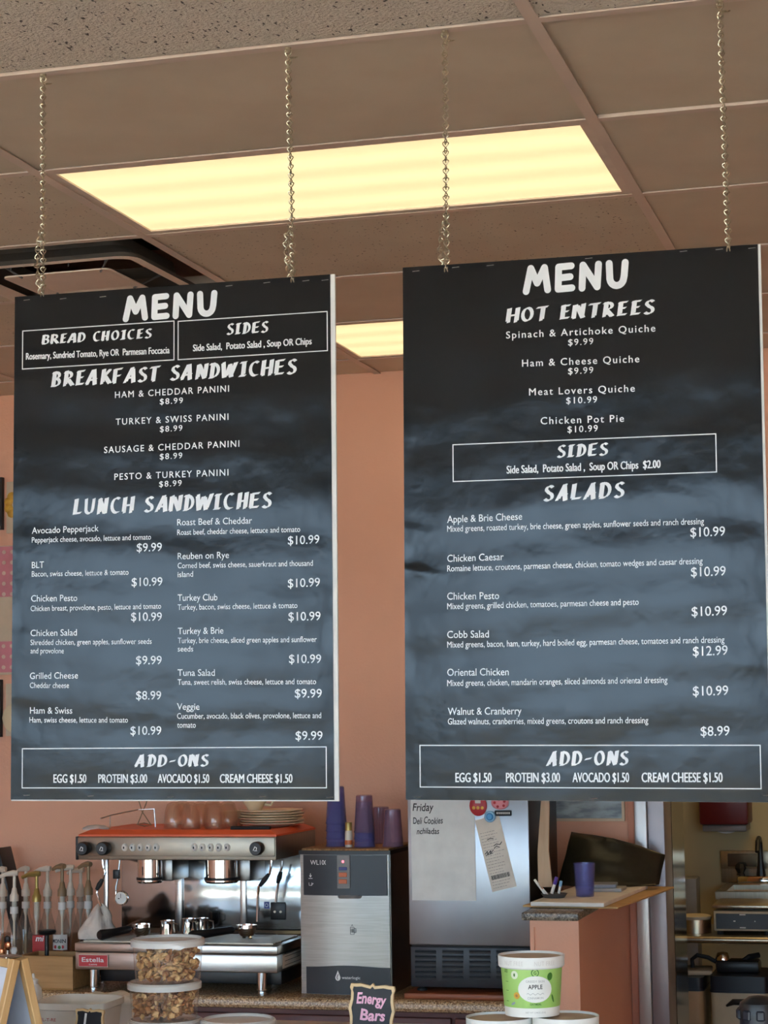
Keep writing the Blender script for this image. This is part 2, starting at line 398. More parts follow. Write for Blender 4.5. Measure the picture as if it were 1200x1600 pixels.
# brush capitals: strokes in a box of height 1; each letter (width, strokes)
def arc(cx, cy, rx, ry, a0, a1, n=9):
    return [(cx+rx*math.cos(math.radians(a0+(a1-a0)*k/n)), cy+ry*math.sin(math.radians(a0+(a1-a0)*k/n))) for k in range(n+1)]
BR = {
 'A': (.74, [[(.02,.0),(.46,1.)],[(.50,1.),(.62,.0)],[(.16,.30),(.66,.34)]]),
 'B': (.64, [[(.10,0),(.14,1.)],[(.06,.93)]+arc(.30,.74,.24,.21,75,-80,6)+[(.14,.50)],[(.2,.50)]+arc(.32,.27,.27,.25,75,-95,6)+[(.04,.03)]]),
 'C': (.64, [arc(.40,.50,.34,.48,62,300,12)]),
 'D': (.68, [[(.12,.02),(.16,.98)],[(.02,.95)]+arc(.22,.5,.40,.46,80,-80,8)+[(.02,.03)]]),
 'E': (.60, [[(.12,.02),(.15,.96)],[(.08,.93),(.58,.98)],[(.10,.50),(.50,.54)],[(.06,.05),(.56,.08)]]),
 'F': (.58, [[(.12,.0),(.15,.96)],[(.04,.92),(.58,.98)],[(.10,.48),(.48,.53)]]),
 'H': (.68, [[(.10,.0),(.14,1.)],[(.56,.0),(.60,1.)],[(.08,.46),(.62,.52)]]),
 'I': (.44, [[(.22,.04),(.24,.96)],[(.04,.94),(.42,.97)],[(.02,.04),(.42,.06)]]),
 'K': (.68, [[(.10,.0),(.14,1.)],[(.62,.98),(.16,.48)],[(.22,.55),(.64,.02)]]),
 'L': (.58, [[(.10,.04),(.16,1.)],[(.06,.05),(.56,.10)]]),
 'N': (.72, [[(.08,.0),(.12,.96)],[(.14,.96),(.58,.04)],[(.60,.02),(.66,1.)]]),
 'O': (.70, [arc(.36,.50,.30,.46,100,470,16)]),
 'R': (.66, [[(.10,.0),(.14,1.)],[(.04,.94)]+arc(.30,.73,.26,.22,75,-85,6)+[(.14,.48)],[(.26,.46),(.64,.02)]]),
 'S': (.58, [arc(.34,.74,.22,.22,40,190,7)+[(.30,.52)]+arc(.28,.26,.26,.24,60,-140,8)]),
 'T': (.66, [[(.32,.0),(.36,.95)],[(.02,.92),(.68,.98)]]),
 'U': (.70, [[(.08,1.),(.10,.35)]+arc(.34,.30,.24,.26,190,350,7)+[(.60,.35),(.64,1.)]]),
 'W': (.96, [[(.04,1.),(.18,.02)],[(.20,.02),(.46,.86)],[(.46,.86),(.60,.02)],[(.62,.02),(.94,1.)]]),
 '-': (.50, [[(.04,.42),(.46,.50)]]),
 'M': (1.02, [[(.06,.02),(.20,.96),(.48,.30),(.80,.98),(.92,.02)]]),
}
ROUND = {'M': (1.22, [[(.02,.0),(.26,1.),(.56,.34),(.92,1.),(1.06,.02)]]),
         'E': (.86, [[(.70,1.),(.10,.98),(.06,.02),(.72,.04)],[(.10,.50),(.64,.53)]]),
         'N': (1.00, [[(.06,.0),(.12,1.),(.78,.02),(.86,1.)]]),
         'U': (.94, [[(.08,1.),(.10,.42)]+arc(.43,.36,.33,.34,185,355,8)+[(.78,.42),(.84,1.)]])}
def stroke_flat(g, pts, w, z, nib=None, cap=True):
    """ribbon along pts in XY: round pen of width w, or a broad nib (vector) when given"""
    if nib:
        nx, ny = nib
        for a, b in zip(pts, pts[1:]):
            dx, dy = b[0]-a[0], b[1]-a[1]; l = math.hypot(dx, dy) or 1
            ox, oy = -dy/l*.035, dx/l*.035                 # least thickness along the nib
            s = 1 if nx*ox+ny*oy > 0 else -1
            hx, hy = nx+s*ox, ny+s*oy; ex, ey = dx/l*.03, dy/l*.03
            z += .00004
            g.add([(a[0]-hx-ex,a[1]-hy-ey,z),(b[0]-hx+ex,b[1]-hy+ey,z),(b[0]+hx+ex,b[1]+hy+ey,z),(a[0]+hx-ex,a[1]+hy-ey,z)], [(0,1,2,3)])
        return z
    for a, b in zip(pts, pts[1:]):
        dx, dy = b[0]-a[0], b[1]-a[1]; an = math.atan2(dy, dx); z += .00004; vs = []
        n = 6
        for k in range(n+1): t = an+PI/2+PI*k/n; vs.append((a[0]+w/2*math.cos(t), a[1]+w/2*math.sin(t), z))
        for k in range(n+1): t = an-PI/2+PI*k/n; vs.append((b[0]+w/2*math.cos(t), b[1]+w/2*math.sin(t), z))
        g.add(vs, [tuple(range(len(vs)))])
    return z
def brush_text(s, seed=0):
    """dry brush capitals, two passes of a broad brush for every stroke; returns G in XY and its width"""
    g = G(); x = 0; rr = random.Random(seed); zz = 0
    for ch in s:
        if ch == ' ': x += .62; continue
        w, st = BR[ch]
        for pts in st:
            steep = abs(pts[-1][1]-pts[0][1]) > abs(pts[-1][0]-pts[0][0])
            j = rr.uniform(-.02,.02)
            P = [(x+a+.10*b, b*(1+j)) for a, b in pts]
            zz = stroke_flat(g, P, 0, zz, (.078,.034))
            if len(pts) < 5 and steep:                    # the second, thinner pass leaves a dry slit
                q = rr.uniform(.06,.14); sgn = rr.choice((-1,1))
                e = [(a+.145*sgn, b+sgn*.03) for a, b in P]
                e[0] = (e[0][0]+(e[-1][0]-e[0][0])*q, e[0][1]+(e[-1][1]-e[0][1])*q)
                zz = stroke_flat(g, e, 0, zz, (.022,.010))
        x += w + .26
    return g, zz
def round_text(s):
    g = G(); x = 0; z = 0
    for ch in s:
        w, st = ROUND[ch]
        for pts in st: z = stroke_flat(g, [(x+a*.92, b) for a, b in pts], .30, z)
        x += w*.92 + .26
    return g

# ---------------------------------------------------------------- menu boards
mat('foam_white', (.72,.70,.66), .6)
mat('print_white', (.78,.78,.78), .45)
mat('staple_metal', (.75,.74,.70), .3, 1)
mat('chain_metal', (.54,.48,.35), .32, .9, scale=200)
def print_black():
    m = mat('print_black', (.0100,.0095,.0095), .34, c2=(.0085,.0085,.0085), scale=4, spec=.36)
    nt = m.node_tree; b = nt.nodes['Principled BSDF']
    tc = nd(nt, 'ShaderNodeTexCoord'); mp = nd(nt, 'ShaderNodeMapping'); mp.inputs['Scale'].default_value = (1,1,1); nt.links.new(tc.outputs['Object'], mp.inputs[0])
    n = nd(nt, 'ShaderNodeTexNoise'); n.inputs['Scale'].default_value = 9; n.inputs['Detail'].default_value = 4; nt.links.new(mp.outputs[0], n.inputs['Vector'])
    n2 = nd(nt, 'ShaderNodeTexNoise'); n2.inputs['Scale'].default_value = 900; nt.links.new(mp.outputs[0], n2.inputs['Vector'])
    bp = nd(nt, 'ShaderNodeBump'); bp.inputs['Strength'].default_value = .25; bp.inputs['Distance'].default_value = .006; nt.links.new(n.outputs['Fac'], bp.inputs['Height'])
    bq = nd(nt, 'ShaderNodeBump'); bq.inputs['Strength'].default_value = .10; bq.inputs['Distance'].default_value = .0004; nt.links.new(n2.outputs['Fac'], bq.inputs['Height'])
    nt.links.new(bp.outputs[0], bq.inputs['Normal']); nt.links.new(bq.outputs[0], b.inputs['Normal'])
    r = nd(nt, 'ShaderNodeMapRange'); r.inputs[3].default_value = .09; r.inputs[4].default_value = .20; nt.links.new(n.outputs['Fac'], r.inputs[0]); nt.links.new(r.outputs[0], b.inputs['Roughness'])
print_black()
BW, BH = .6097, .9108
class Board:
    def __init__(s, bx, bt, a, seed, pw, ph, label):
        s.o = Vector((bx, T1_Y, CAM_Z+bt)); s.a = a; s.seed = seed; s.pw, s.ph = pw, ph
        rd = random.Random(seed); s.dents = [(pw[0]+rd.uniform(0,.02), -rd.uniform(.2,.88), rd.uniform(.02,.06), rd.uniform(.006,.013), rd.uniform(-.0011,.0011)) for _ in range(7)] + [(pw[1]-rd.uniform(.02,.15), -rd.uniform(.25,.85), rd.uniform(.015,.04), rd.uniform(.006,.012), rd.uniform(-.0006,.0006)) for _ in range(5)]
        s.t = thing('menu_board', label, 'menu board', s.o, (0, -a, 0), 'hanging menu boards')
        g = G(); rbox(g, -BW/2, BW/2, -.0025, .0025, -BH, 0, .0006, 1); obj('foam_backing', g, 'foam_white', s.t)
        nx, nz = 60, 160; vs, fs = [], []
        for j in range(nz+1):
            for i in range(nx+1):
                u = pw[0]+(pw[1]-pw[0])*i/nx; v = ph[0]+(ph[1]-ph[0])*j/nz
                vs.append((u, s.y(u, v), v))
        for j in range(nz):
            for i in range(nx): a_ = j*(nx+1)+i; fs.append((a_, a_+1, a_+nx+2, a_+nx+1))
        g = G(); g.add(vs, fs)
        n0 = len(g.v)
        per = [i for i in range(nx+1)] + [j*(nx+1)+nx for j in range(1,nz+1)] + [nz*(nx+1)+i for i in range(nx-1,-1,-1)] + [j*(nx+1) for j in range(nz-1,0,-1)]
        base = len(g.v); g.v += [(vs[i][0], -.0024, vs[i][2]) for i in per]
        for k in range(len(per)): l = (k+1) % len(per); g.f.append((per[k], base+k, base+l, per[l]))
        obj('printed_sheet', g, 'print_black', s.t, ang=50)
        s.items = []
    def y(s, u, v):                                     # front of the rippled sheet: broad level ripples, mostly below the middle
        sd = s.seed; k = min(1, max(.25, (-v)/.5))*(1-.75*min(1, max(0, (-v-.74)/.09)))
        w = .00042*math.sin(2*PI*(v/.175)+sd+1.5*math.sin(3.1*u+sd)) + .00028*math.sin(2*PI*(v/.092)+2*sd+2.2*math.sin(4.3*u+1.3*sd))
        w += .00035*noise.noise(Vector((u*7+sd, v*16, sd)))
        e = min(1, min(u-s.pw[0], s.pw[1]-u, v-s.ph[0], s.ph[1]-v)/.006)
        for u0, v0, su, sv, am in s.dents: w += am*math.exp(-((u-u0)/su)**2-((v-v0+.25*(u-u0))/sv)**2)
        return -.0042 - k*w*max(0, e)
    def loc(s, x, y):
        p = at(x, y, T1_Y-.004) - s.o; ca, sa = math.cos(s.a), math.sin(s.a)
        return (p.x*ca+p.z*sa, -p.x*sa+p.z*ca)
    def put(s, g2, x0, x1, v0, cap, name, label, w0, w1, v1=None):
        """place flat lettering (XY, cap height 1, widths w0..w1) so that it spans x0..x1 on base line v0"""
        sx = (x1-x0)/(w1-w0); g = G()
        for x, y, z in g2.v:
            u = x0+(x-w0)*sx; v = v0+(v1-v0)*(x-w0)/(w1-w0)+y*cap; g.v.append((u, s.y(u, v)-.0004-z*.2, v))
        g.f = g2.f
        obj(name, g, 'print_white', s.t, smooth=False, label=label)
    def line(s, kind, txt, x0, y0, x1, y1, cap):
        (u0, v0), (u1, v1) = s.loc(x0, y0), s.loc(x1, y1)
        s.items.append((kind, txt, u0, u1, v0, cap*px(T1_Y), v1))
    def rect(s, *c):
        p = [s.loc(*q) for q in c]; x0, x1 = (p[0][0]+p[3][0])/2, (p[1][0]+p[2][0])/2; z1, z0 = (p[0][1]+p[1][1])/2, (p[2][1]+p[3][1])/2
        g = G(); t = .00085; N = 40
        def strip(f, a, b):
            vs = []
            for k in range(N+1):
                for d in (-t, t): u, v = f(a+(b-a)*k/N, d); vs.append((u, s.y(u, v)-.0004, v))
            g.add(vs, [(2*k,2*k+2,2*k+3,2*k+1) for k in range(N)])
        strip(lambda q, d: (q, z0+d), x0-t, x1+t); strip(lambda q, d: (q, z1+d), x0-t, x1+t)
        strip(lambda q, d: (x0+d, q), z0, z1); strip(lambda q, d: (x1+d, q), z0, z1)
        obj('border_line', g, 'print_white', s.t, smooth=False)
    def finish(s):
        STY = {'name': (1.0,0,0), 'desc': (1.0,0,0), 'price': (1.0,0,0), 'cond': (1.0,0,0), 'space': (1.22,0,0)}; BOLD = {'name': (-.007,.007), 'desc': (-.008,.008), 'price': (-.006,.006), 'cond': (-.034,-.012,.012,.034), 'space': (-.010,.010)}
        tm = text_meshes({i: (it[1], *STY[it[0]]) for i, it in enumerate(s.items) if it[0] in STY})
        for i, (kind, txt, u0, u1, v, cap, v1) in enumerate(s.items):
            lab = 'white lettering reading ' + txt
            if kind == 'brush':
                g, _ = brush_text(txt, i); xs_ = [p[0] for p in g.v]; s.put(g, u0, u1, v, cap, 'heading', 'white brush heading reading '+txt, min(xs_), max(xs_), v1)
            elif kind == 'round':
                g = round_text(txt); xs_ = [p[0] for p in g.v]; s.put(g, u0, u1, v, cap, 'heading', 'bold rounded white heading reading '+txt, min(xs_), max(xs_), v1)
            else:
                vs, fs, a, b, _ = tm[i]; g = G()
                for k, dx_ in enumerate(BOLD[kind]): g.add([(p.x+dx_, (p.y+(.006 if k % 2 else -.006))/CAPH, k*.0003) for p in vs], fs)
                s.put(g, u0, u1, v, cap, 'lettering', lab, a, b, v1)
    def staple(s, x, y, vert=False):
        u, v = s.loc(x, y); g = G(); tube(g, [(-.006,.003,0),(-.006,0,0),(.006,0,.0006),(.006,.003,.0006)], .0005, 5)
        obj('staple', g, 'staple_metal', s.t, (u, s.y(u, v)-.0006, v))

def rows(B, kind, cap, L):
    for it in L: B.line(kind, it[0], it[1], it[2], it[3], it[4] if len(it) > 4 else it[2], cap)

# left board -------------------------------------------------------
LB = Board(-1.3035, .7736, -.0048, .7, (-.3045,.2965), (-.9085,-.0005), 'black menu board listing breakfast and lunch sandwiches, hanging at left')
LB.rect((35,516),(272,503),(272,563),(36,576)); LB.rect((278,502),(511,487),(512,548),(279,562)); LB.rect((34,1169),(509,1168),(511,1231),(36,1231))
LB.line('round','MENU',192,499,340,490,33)
for t_ in [('BREAD CHOICES',65,538,238,528,15),('SIDES',354,523,420,519,17),('BREAKFAST SANDWICHES',79,604,465,584,23),('LUNCH SANDWICHES',113,804,426,793,24),('ADD-ONS',210,1198,327,1197,18)]: LB.line('brush',*t_)
rows(LB,'cond',10.5,[('Rosemary, Sundried Tomato, Rye OR  Parmesan Foccacia',41,562,265,552),('Side Salad,  Potato Salad , Soup OR Chips',302,549,487,538)])
rows(LB,'cond',13,[('EGG $1.50',84,1223,135),('PROTEIN $3.00',154,1223,230),('AVOCADO $1.50',247,1223,327),('CREAM CHEESE $1.50',344,1223,457)])
rows(LB,'space',10,[('HAM & CHEDDAR PANINI',180,622,358,612),('TURKEY & SWISS PANINI',181,664,357,656),('SAUSAGE & CHEDDAR PANINI',163,708,374,698),('PESTO & TURKEY PANINI',179,750,357,743)])
rows(LB,'space',9,[('$8.99',250,632,286,630),('$8.99',250,675,285,673),('$8.99',250,718,285,716),('$8.99',249,761,284,759)])
rows(LB,'name',10,[('Avocado Pepperjack',50,834,154,830),('BLT',50,888,69,887),('Chicken Pesto',49,940,121,939),('Chicken Salad',48,994,120,993),('Grilled Cheese',47,1061,122,1060),('Ham & Swiss',47,1115,113,1115),
 ('Roast Beef & Cheddar',277,821,394,818),('Reuben on Rye',278,874,358,872),('Turkey Club',278,939,340,938),('Turkey & Brie',278,991,349,990),('Tuna Salad',278,1056,336,1056),('Veggie',277,1109,312,1109)])
rows(LB,'desc',8.5,[('Pepperjack cheese, avocado, lettuce and tomato',50,848,236,843),('Bacon, swiss cheese, lettuce & tomato',50,901,201,898),('Chicken breast, provolone, pesto, lettuce and tomato',48,955,252,951),
 ('Shredded chicken, green apples, sunflower seeds',48,1008,237,1006),('and provolone',48,1021,100,1021),('Cheddar cheese',47,1075,108,1075),('Ham, swiss cheese, lettuce and tomato',46,1129,200,1129),
 ('Roast beef, cheddar cheese, lettuce and tomato',277,836,469,831),('Corned beef, swiss cheese, sauerkraut and thousand',278,888,489,884),('island',278,902,302,901),('Turkey, bacon, swiss cheese, lettuce & tomato',278,953,465,950),
 ('Turkey, brie cheese, sliced green apples and sunflower',278,1005,495,1003),('seeds',278,1018,302,1018),('Tuna, sweet relish, swiss cheese, lettuce and tomato',278,1070,494,1069),('Cucumber, avocado, black olives, provolone, lettuce and',277,1123,502,1122),('tomato',277,1137,306,1137)])
rows(LB,'price',13,[('$9.99',214,862,253,861),('$10.99',206,916,254,915),('$10.99',205,970,253,970),('$9.99',213,1038,253),('$8.99',213,1093,252),('$10.99',204,1148,252),
 ('$10.99',450,851,499,849),('$10.99',450,918,500,916),('$10.99',451,970,501,969),('$10.99',452,1036,502),('$9.99',461,1090,503),('$9.99',462,1156,504)])
LB.finish()
for x, y in ((42,469),(99,467),(161,464),(358,447),(417,442),(478,439),(508,438),(42,1243),(142,1244),(267,1246),(411,1245),(515,1246)): LB.staple(x, y)
# right board ------------------------------------------------------
RB = Board(-.5712, .7710, -.0105, 2.9, (-.3045,.3005), (-.9105,-.0005), 'black menu board listing hot entrees and salads, hanging at right')
RB.rect((707,695),(1118,678),(1120,737),(709,753)); RB.rect((656,1166),(1187,1163),(1190,1230),(657,1232))
RB.line('round','MENU',817,456,983,446,35)
for t_ in [('HOT ENTREES',790,504,1024,490,21),('SIDES',870,715,951,711,18),('SALADS',849,783,977,777,23),('ADD-ONS',853,1196,983,1195,20)]: RB.line('brush',*t_)
rows(RB,'cond',11.5,[('Side Salad,  Potato Salad ,  Soup OR Chips  $2.00',792,740,1032,731)])
rows(RB,'cond',13.5,[('EGG $1.50',712,1222,768),('PROTEIN $3.00',791,1222,875),('AVOCADO $1.50',895,1222,983),('CREAM CHEESE $1.50',1003,1222,1129)])
rows(RB,'space',10.5,[('Spinach & Artichoke Quiche',791,529,1024,518),('Ham & Cheese Quiche',816,573,999,566),('Meat Lovers Quiche',827,618,992,612),('Chicken Pot Pie',845,663,975,659)])
rows(RB,'space',9.5,[('$9.99',888,540,927,538),('$9.99',888,585,927,583),('$10.99',885,631,933,629),('$10.99',887,676,934,674)])
rows(RB,'name',10.5,[('Apple & Brie Cheese',699,817,816,812),('Chicken Caesar',699,878,787,875),('Chicken Pesto',699,937,780,936),('Cobb Salad',699,997,764,996),('Oriental Chicken',699,1056,795,1055),('Walnut & Cranberry',700,1117,815,1116)])
rows(RB,'desc',9,[('Mixed greens, roasted turkey, brie cheese, green apples, sunflower seeds and ranch dressing',699,831,1100,819),('Romaine lettuce, croutons, parmesan cheese, chicken, tomato wedges and caesar dressing',699,893,1098,881),
 ('Mixed greens, grilled chicken, tomatoes, parmesan cheese and pesto',699,952,998,945),('Mixed greens, bacon, ham, turkey, hard boiled egg, parmesan cheese, tomatoes and ranch dressing',699,1012,1132,1004),
 ('Mixed greens, chicken, mandarin oranges, sliced almonds and oriental dressing',699,1072,1043,1067),('Glazed walnuts, cranberries, mixed greens, croutons and ranch dressing',700,1132,1013,1130)])
rows(RB,'price',13.5,[('$10.99',1079,839,1133,837),('$10.99',1080,901,1134,899),('$10.99',1081,963,1136,961),('$12.99',1083,1025,1137,1023),('$10.99',1083,1087,1138,1086),('$8.99',1095,1150,1140,1149)])
RB.finish()
for x, y in ((650,424),(712,418),(766,415),(920,404),(1068,393),(1124,390),(1175,388),(652,1246),(928,1248),(1198,1243)): RB.staple(x, y)

# ---------------------------------------------------------------- chains
def link_g(L=.0205, w=.0075):
    g = G(); pts = []
    for k in range(24):
        t = 2*PI*k/24; z = L/2*math.cos(t); s = w*math.sin(2*t)*.68 ; ph = (z/L+.5)*PI/2
        pts.append((s*math.cos(ph), s*math.sin(ph), z))
    tube(g, pts, .00108, 5, True); return g
link_me = mesh_of('chain_link', link_g(), 'chain_metal')
def chain(top, bot, double, label):
    p = at(*top, T1_Y-.004); p.y = T1_Y; p.z = CEIL-.012
    q = at(*bot, T1_Y-.004); q.y = T1_Y
    t = thing('hanging_chain', label, 'chain', p, group='chains holding the menu boards')
    d = q-p; n = max(2, round(d.length/.0160)); dirq = (-d).to_track_quat('Z','Y')
    rc = random.Random(top[0])
    for i in range(n):
        o = obj('chain_link', link_me, None, t, d*((i+.5)/n)); e = (dirq.to_matrix() @ Matrix.Rotation(rc.uniform(-.15,.15)+YAW+1.1*max(0,.45-i/n), 3, 'Z')).to_euler(); o.rotation_euler = e
    m = int(n*double); sx = -1 if top[0] < 900 else 1   # the spare end of the chain hangs beside it
    for i in range(m):
        f = (n-i-.7)/n; off = .0075*math.sin(PI*(i+.6)/(m+.2))+.003
        o = obj('chain_link', link_me, None, t, d*f + Vector((sx*off, -.003, 0)), (rc.uniform(-.15,.15), rc.uniform(-.1,.1), rc.uniform(-1,1)))
    g = G(); tube(g, [(0,0,.012),(0,0,.004)]+[(.006*math.sin(a), 0, -.002-.006*math.cos(a)+.0) for a in [PI*1.0+2*PI*k/10 for k in range(10)]], .0013, 6)
    obj('eye_hook', g, 'chain_metal', t, (0,0,.004))
    g = G(); lathe(g, [(0,.010),(.006,.010),(.006,.006),(.003,.005),(.003,0),(0,0)], 10); obj('hook_nut', g, 'chain_metal', t)
    g = G()
    for k in range(3): tube(g, [(.004+.003*k,0,-.004),(.007+.003*k,-.004,-.007),(.010+.003*k,.002,-.004)], .0014, 5)
    obj('wire_twist', g, 'chain_metal', t, (0,0,-.004))
    g = G(); s_ = [(.0055*math.sin(a), -.0075*math.cos(a), .0) for a in [2*PI*k/14 for k in range(14)]]
    tube(g, [(a*.5, b*1.0, -.008+.010*math.cos(2*PI*k/14)) for k, (a, b, c) in enumerate(s_)], .0013, 6, True)
    obj('board_ring', g, 'chain_metal', t, d+Vector((0,-.001,0)))
chain((66,118),(66,459),.28,'silver chain at far left holding the sandwich board')
chain((449,78),(457,437),.26,'silver chain holding the right corner of the sandwich board')
chain((694,50),(697,420),.22,'silver chain holding the left corner of the salads board')
chain((1124,2),(1138,388),0,'silver chain at far right holding the salads board')

# ---------------------------------------------------------------- back counter
def granite(name, base, dark, light):
    mat(name, base, .25, c2=dark, scale=140, lo=.40, hi=.58, detail=4)
    ramp_extra(name, None, 190, .58, light, .05, 2); ramp_extra(name, None, 260, .62, (.03,.02,.015), .03, 2)
granite('granite', (.60,.40,.22), (.26,.15,.08), (.78,.62,.42))
granite('granite_dark', (.25,.20,.14), (.07,.055,.04), (.42,.36,.27))
mat('cabinet_wood', (.11,.020,.012), .4, c2=(.08,.014,.010), scale=3, stretch=(1,1,8))
mat('steel', (.56,.54,.52), .28, 1, c2=(.50,.48,.46), scale=12, stretch=(1,1,30))
mat('steel_dim', (.28,.265,.25), .32, 1, c2=(.24,.225,.21), scale=12, stretch=(1,1,30))
mat('steel_door', (.38,.40,.43), .34, 1, c2=(.33,.345,.37), scale=6)
mat('steel_side', (.30,.28,.26), .32, 1, scale=10)
mat('mirror_steel', (.48,.52,.55), .12, 1, c2=(.36,.38,.40), scale=7, bump=.10, bscale=9)
mat('chrome', (.80,.80,.80), .07, 1)
mat('champagne_steel', (.40,.35,.28), .42, 1, c2=(.36,.31,.25), scale=8, stretch=(1,30,1))
mat('black_plastic', (.012,.012,.013), .38, c2=(.010,.010,.011))
mat('dark_plastic', (.020,.024,.032), .36)
mat('black_rubber', (.02,.02,.02), .7)
mat('orange_plastic', (.80,.13,.035), .38, c2=(.75,.11,.03))
mat('red_badge', (.55,.03,.04), .4)
mat('white_plastic', (.78,.76,.72), .4)
mat('white_paint', (.85,.85,.85), .5)
mat('ink_black', (.02,.02,.02), .6)
mat('cream_china', (.72,.60,.40), .25, c2=(.68,.55,.36))
mat('pump_cream', (.74,.67,.57), .4)
mat('pump_brown', (.30,.19,.10), .4)
mat('pump_gold', (.42,.30,.09), .32, .5)
mat('cloth_white', (.70,.64,.58), .9, bump=.3, bscale=60)
mat('cork', (.42,.22,.09), .85, c2=(.20,.10,.04), scale=120)
mat('wood_light', (.50,.28,.11), .5, c2=(.38,.20,.07), scale=5, stretch=(1,12,12), detail=5)
mat('wood_sign', (.62,.38,.17), .45, c2=(.52,.30,.12), scale=6, stretch=(10,10,1.2), detail=5)
mat('wood_red', (.30,.09,.035), .4, c2=(.22,.06,.025), scale=5, stretch=(1,14,14))
mat('wood_pale', (.52,.38,.25), .6, c2=(.45,.32,.20), scale=7, stretch=(8,8,1))
mat('led_red', (.5,.02,.02), .4, emit=(1,.15,.2), estr=1.2)
mat('btn_blue', (.03,.04,.22), .35); mat('btn_orange', (.65,.15,.04), .35)
mat('panel_grey', (.22,.21,.20), .4)
mat('paper', (.80,.78,.72), .7); mat('paper_white', (.72,.73,.70), .35)
mat('receipt_paper', (.74,.69,.60), .6)
mat('cardboard', (.55,.35,.15), .8, c2=(.50,.31,.13)); mat('copper', (.60,.25,.12), .25, 1)
clear('glass_copper', (.97,.90,.84), .04, .12, haze_col=(.80,.56,.42)); clear('clear_glass', (.95,.95,.94), .04)
clear('blue_plastic', (.72,.72,.90), .1, .20, haze_col=(.26,.28,.60)); clear('purple_plastic', (.84,.76,.84), .1, .18, haze_col=(.46,.33,.46))
clear('clear_plastic', (.985,.98,.975), .06, .03, haze_col=(.8,.78,.74)); clear('frost_lid', (.80,.78,.75), .25, .62, haze_col=(.82,.80,.75))
clear('bottle_glass', (.90,.90,.88), .05, .04)

CT = .92                                                # counter top height
X_HW0, X_HW1 = -1.17, -1.03                             # half wall at the right end of the counter
g = G(); x0, x1 = -3.67, X_HW0
prof = [(6.0,CT-.012),(6.003,CT-.005),(6.010,CT-.001),(6.02,CT),(WALL_Y,CT),(WALL_Y,CT-.038),(6.02,CT-.038),(6.006,CT-.034),(6.0,CT-.026)]
n = len(prof); g.add([(x0,y,z) for y,z in prof]+[(x1,y,z) for y,z in prof], [tuple(range(n)),tuple(range(n,2*n))[::-1]]+[(i,(i+1)%n,n+(i+1)%n,n+i) for i in range(n)])
o = obj('countertop', g, 'granite'); tag(o, 'brown speckled granite worktop along the pink wall', 'worktop')
xc = -3.65; CABL = iter(('at the left edge below the syrup bottles','below the espresso machine','below the water dispenser','below the ice machine','beside the half wall'))
while xc < X_HW0-.1:
    xe = min(xc+.62, X_HW0-.005)
    t = thing('base_cabinet', 'dark red wooden base cabinet '+next(CABL), 'cabinet', ((xc+xe)/2, 6.33, 0), group='base cabinets under the back worktop')
    w = (xe-xc)/2
    g = G(); box(g, -w+.002, w-.002, -.285, .28, .1, CT-.039); box(g, -w+.002, w-.002, -.22, .28, 0, .1); obj('body', g, 'cabinet_wood', t, smooth=False)
    for s_ in (-1, 1):
        g = G(); a, b = (-w+.012, -.006) if s_ < 0 else (.006, w-.012)
        rbox(g, a, b, -.303, -.286, .12, .70, .004); d = obj('door', g, 'cabinet_wood', t)
        g = G(); tube(g, [(-s_*-.05+0*a, -.304, .60),(s_*.05, -.325, .60),(s_*.05, -.325, .66),(s_*.05, -.304, .66)], .004, 6); obj('handle', g, 'steel', d)
        g = G(); rbox(g, a, b, -.303, -.286, .715, CT-.055, .004); d = obj('drawer', g, 'cabinet_wood', t)
        g = G(); lathe(g, [(0,.018),(.010,.016),(.011,.008),(.005,.004),(.005,0),(0,0)], 10, TR((a+b)/2,-.303,.79) @ RX(PI/2)); obj('knob', g, 'steel', d)
    xc += .62

# half wall with its granite cap
HW_T = at(830,1437,5.7).z
g = G(); box(g, X_HW0, X_HW1, 5.7, WALL_Y, 0, HW_T); hw = struct('wall_half', g, 'pink_wall', 'pink half wall at the end of the worktop')
g = G(); fx0, fx1 = X_HW0+.005, X_HW1-.005
for a, b, c, d in ((X_HW0, X_HW0+.012, .1, HW_T), (X_HW1-.012, X_HW1, .1, HW_T)): box(g, a, b, 5.692, 5.7, c, d)
box(g, X_HW0+.012, X_HW1-.012, 5.692, 5.7, HW_T-.02, HW_T)
struct('trim_1', g, 'pink_wall', 'pink moulding round the end of the half wall')
g = G(); rbox(g, X_HW0-.02, X_HW1+.002, 5.675, WALL_Y, HW_T, HW_T+.022, .003)
o = obj('granite_cap', g, 'granite_dark'); tag(o, 'dark speckled granite slab capping the pink half wall', 'stone slab')
CAP = HW_T+.022
# door jamb at the end of the pink wall
mat('jamb_light', (.55,.52,.50), .30, .45, c2=(.50,.47,.45), scale=2); mat('jamb_grey', (.34,.30,.31), .35, .4, scale=2)
mat('jamb_dark', (.16,.13,.09), .14, .85, scale=3)
g = G(); box(g, X_HW1+.004, X_HW1+.028, WALL_Y-.012, WALL_Y+.14, 0, 2.1); struct('trim_2', g, 'orange_trim', 'salmon corner strip beside the metal door frame')
xa, xb, xc_ = X_HW1+.028, -.962, -.906
g = G(); rbox(g, xa, xb, WALL_Y-.035, WALL_Y+.15, 0, 2.1, .004); struct('trim_3', g, 'jamb_light', 'pale metal door frame strip', smooth=True)
g = G(); rbox(g, xb+.001, xc_, WALL_Y-.02, WALL_Y+.15, 0, 2.1, .004); struct('trim_4', g, 'jamb_grey', 'grey metal door frame strip', smooth=True)
g = G(); box(g, xc_-.03, xc_+.001, WALL_Y+.155, WALL_Y+.46, 0, 2.1); struct('trim_5', g, 'jamb_dark', 'polished dark metal lining inside the kitchen doorway')

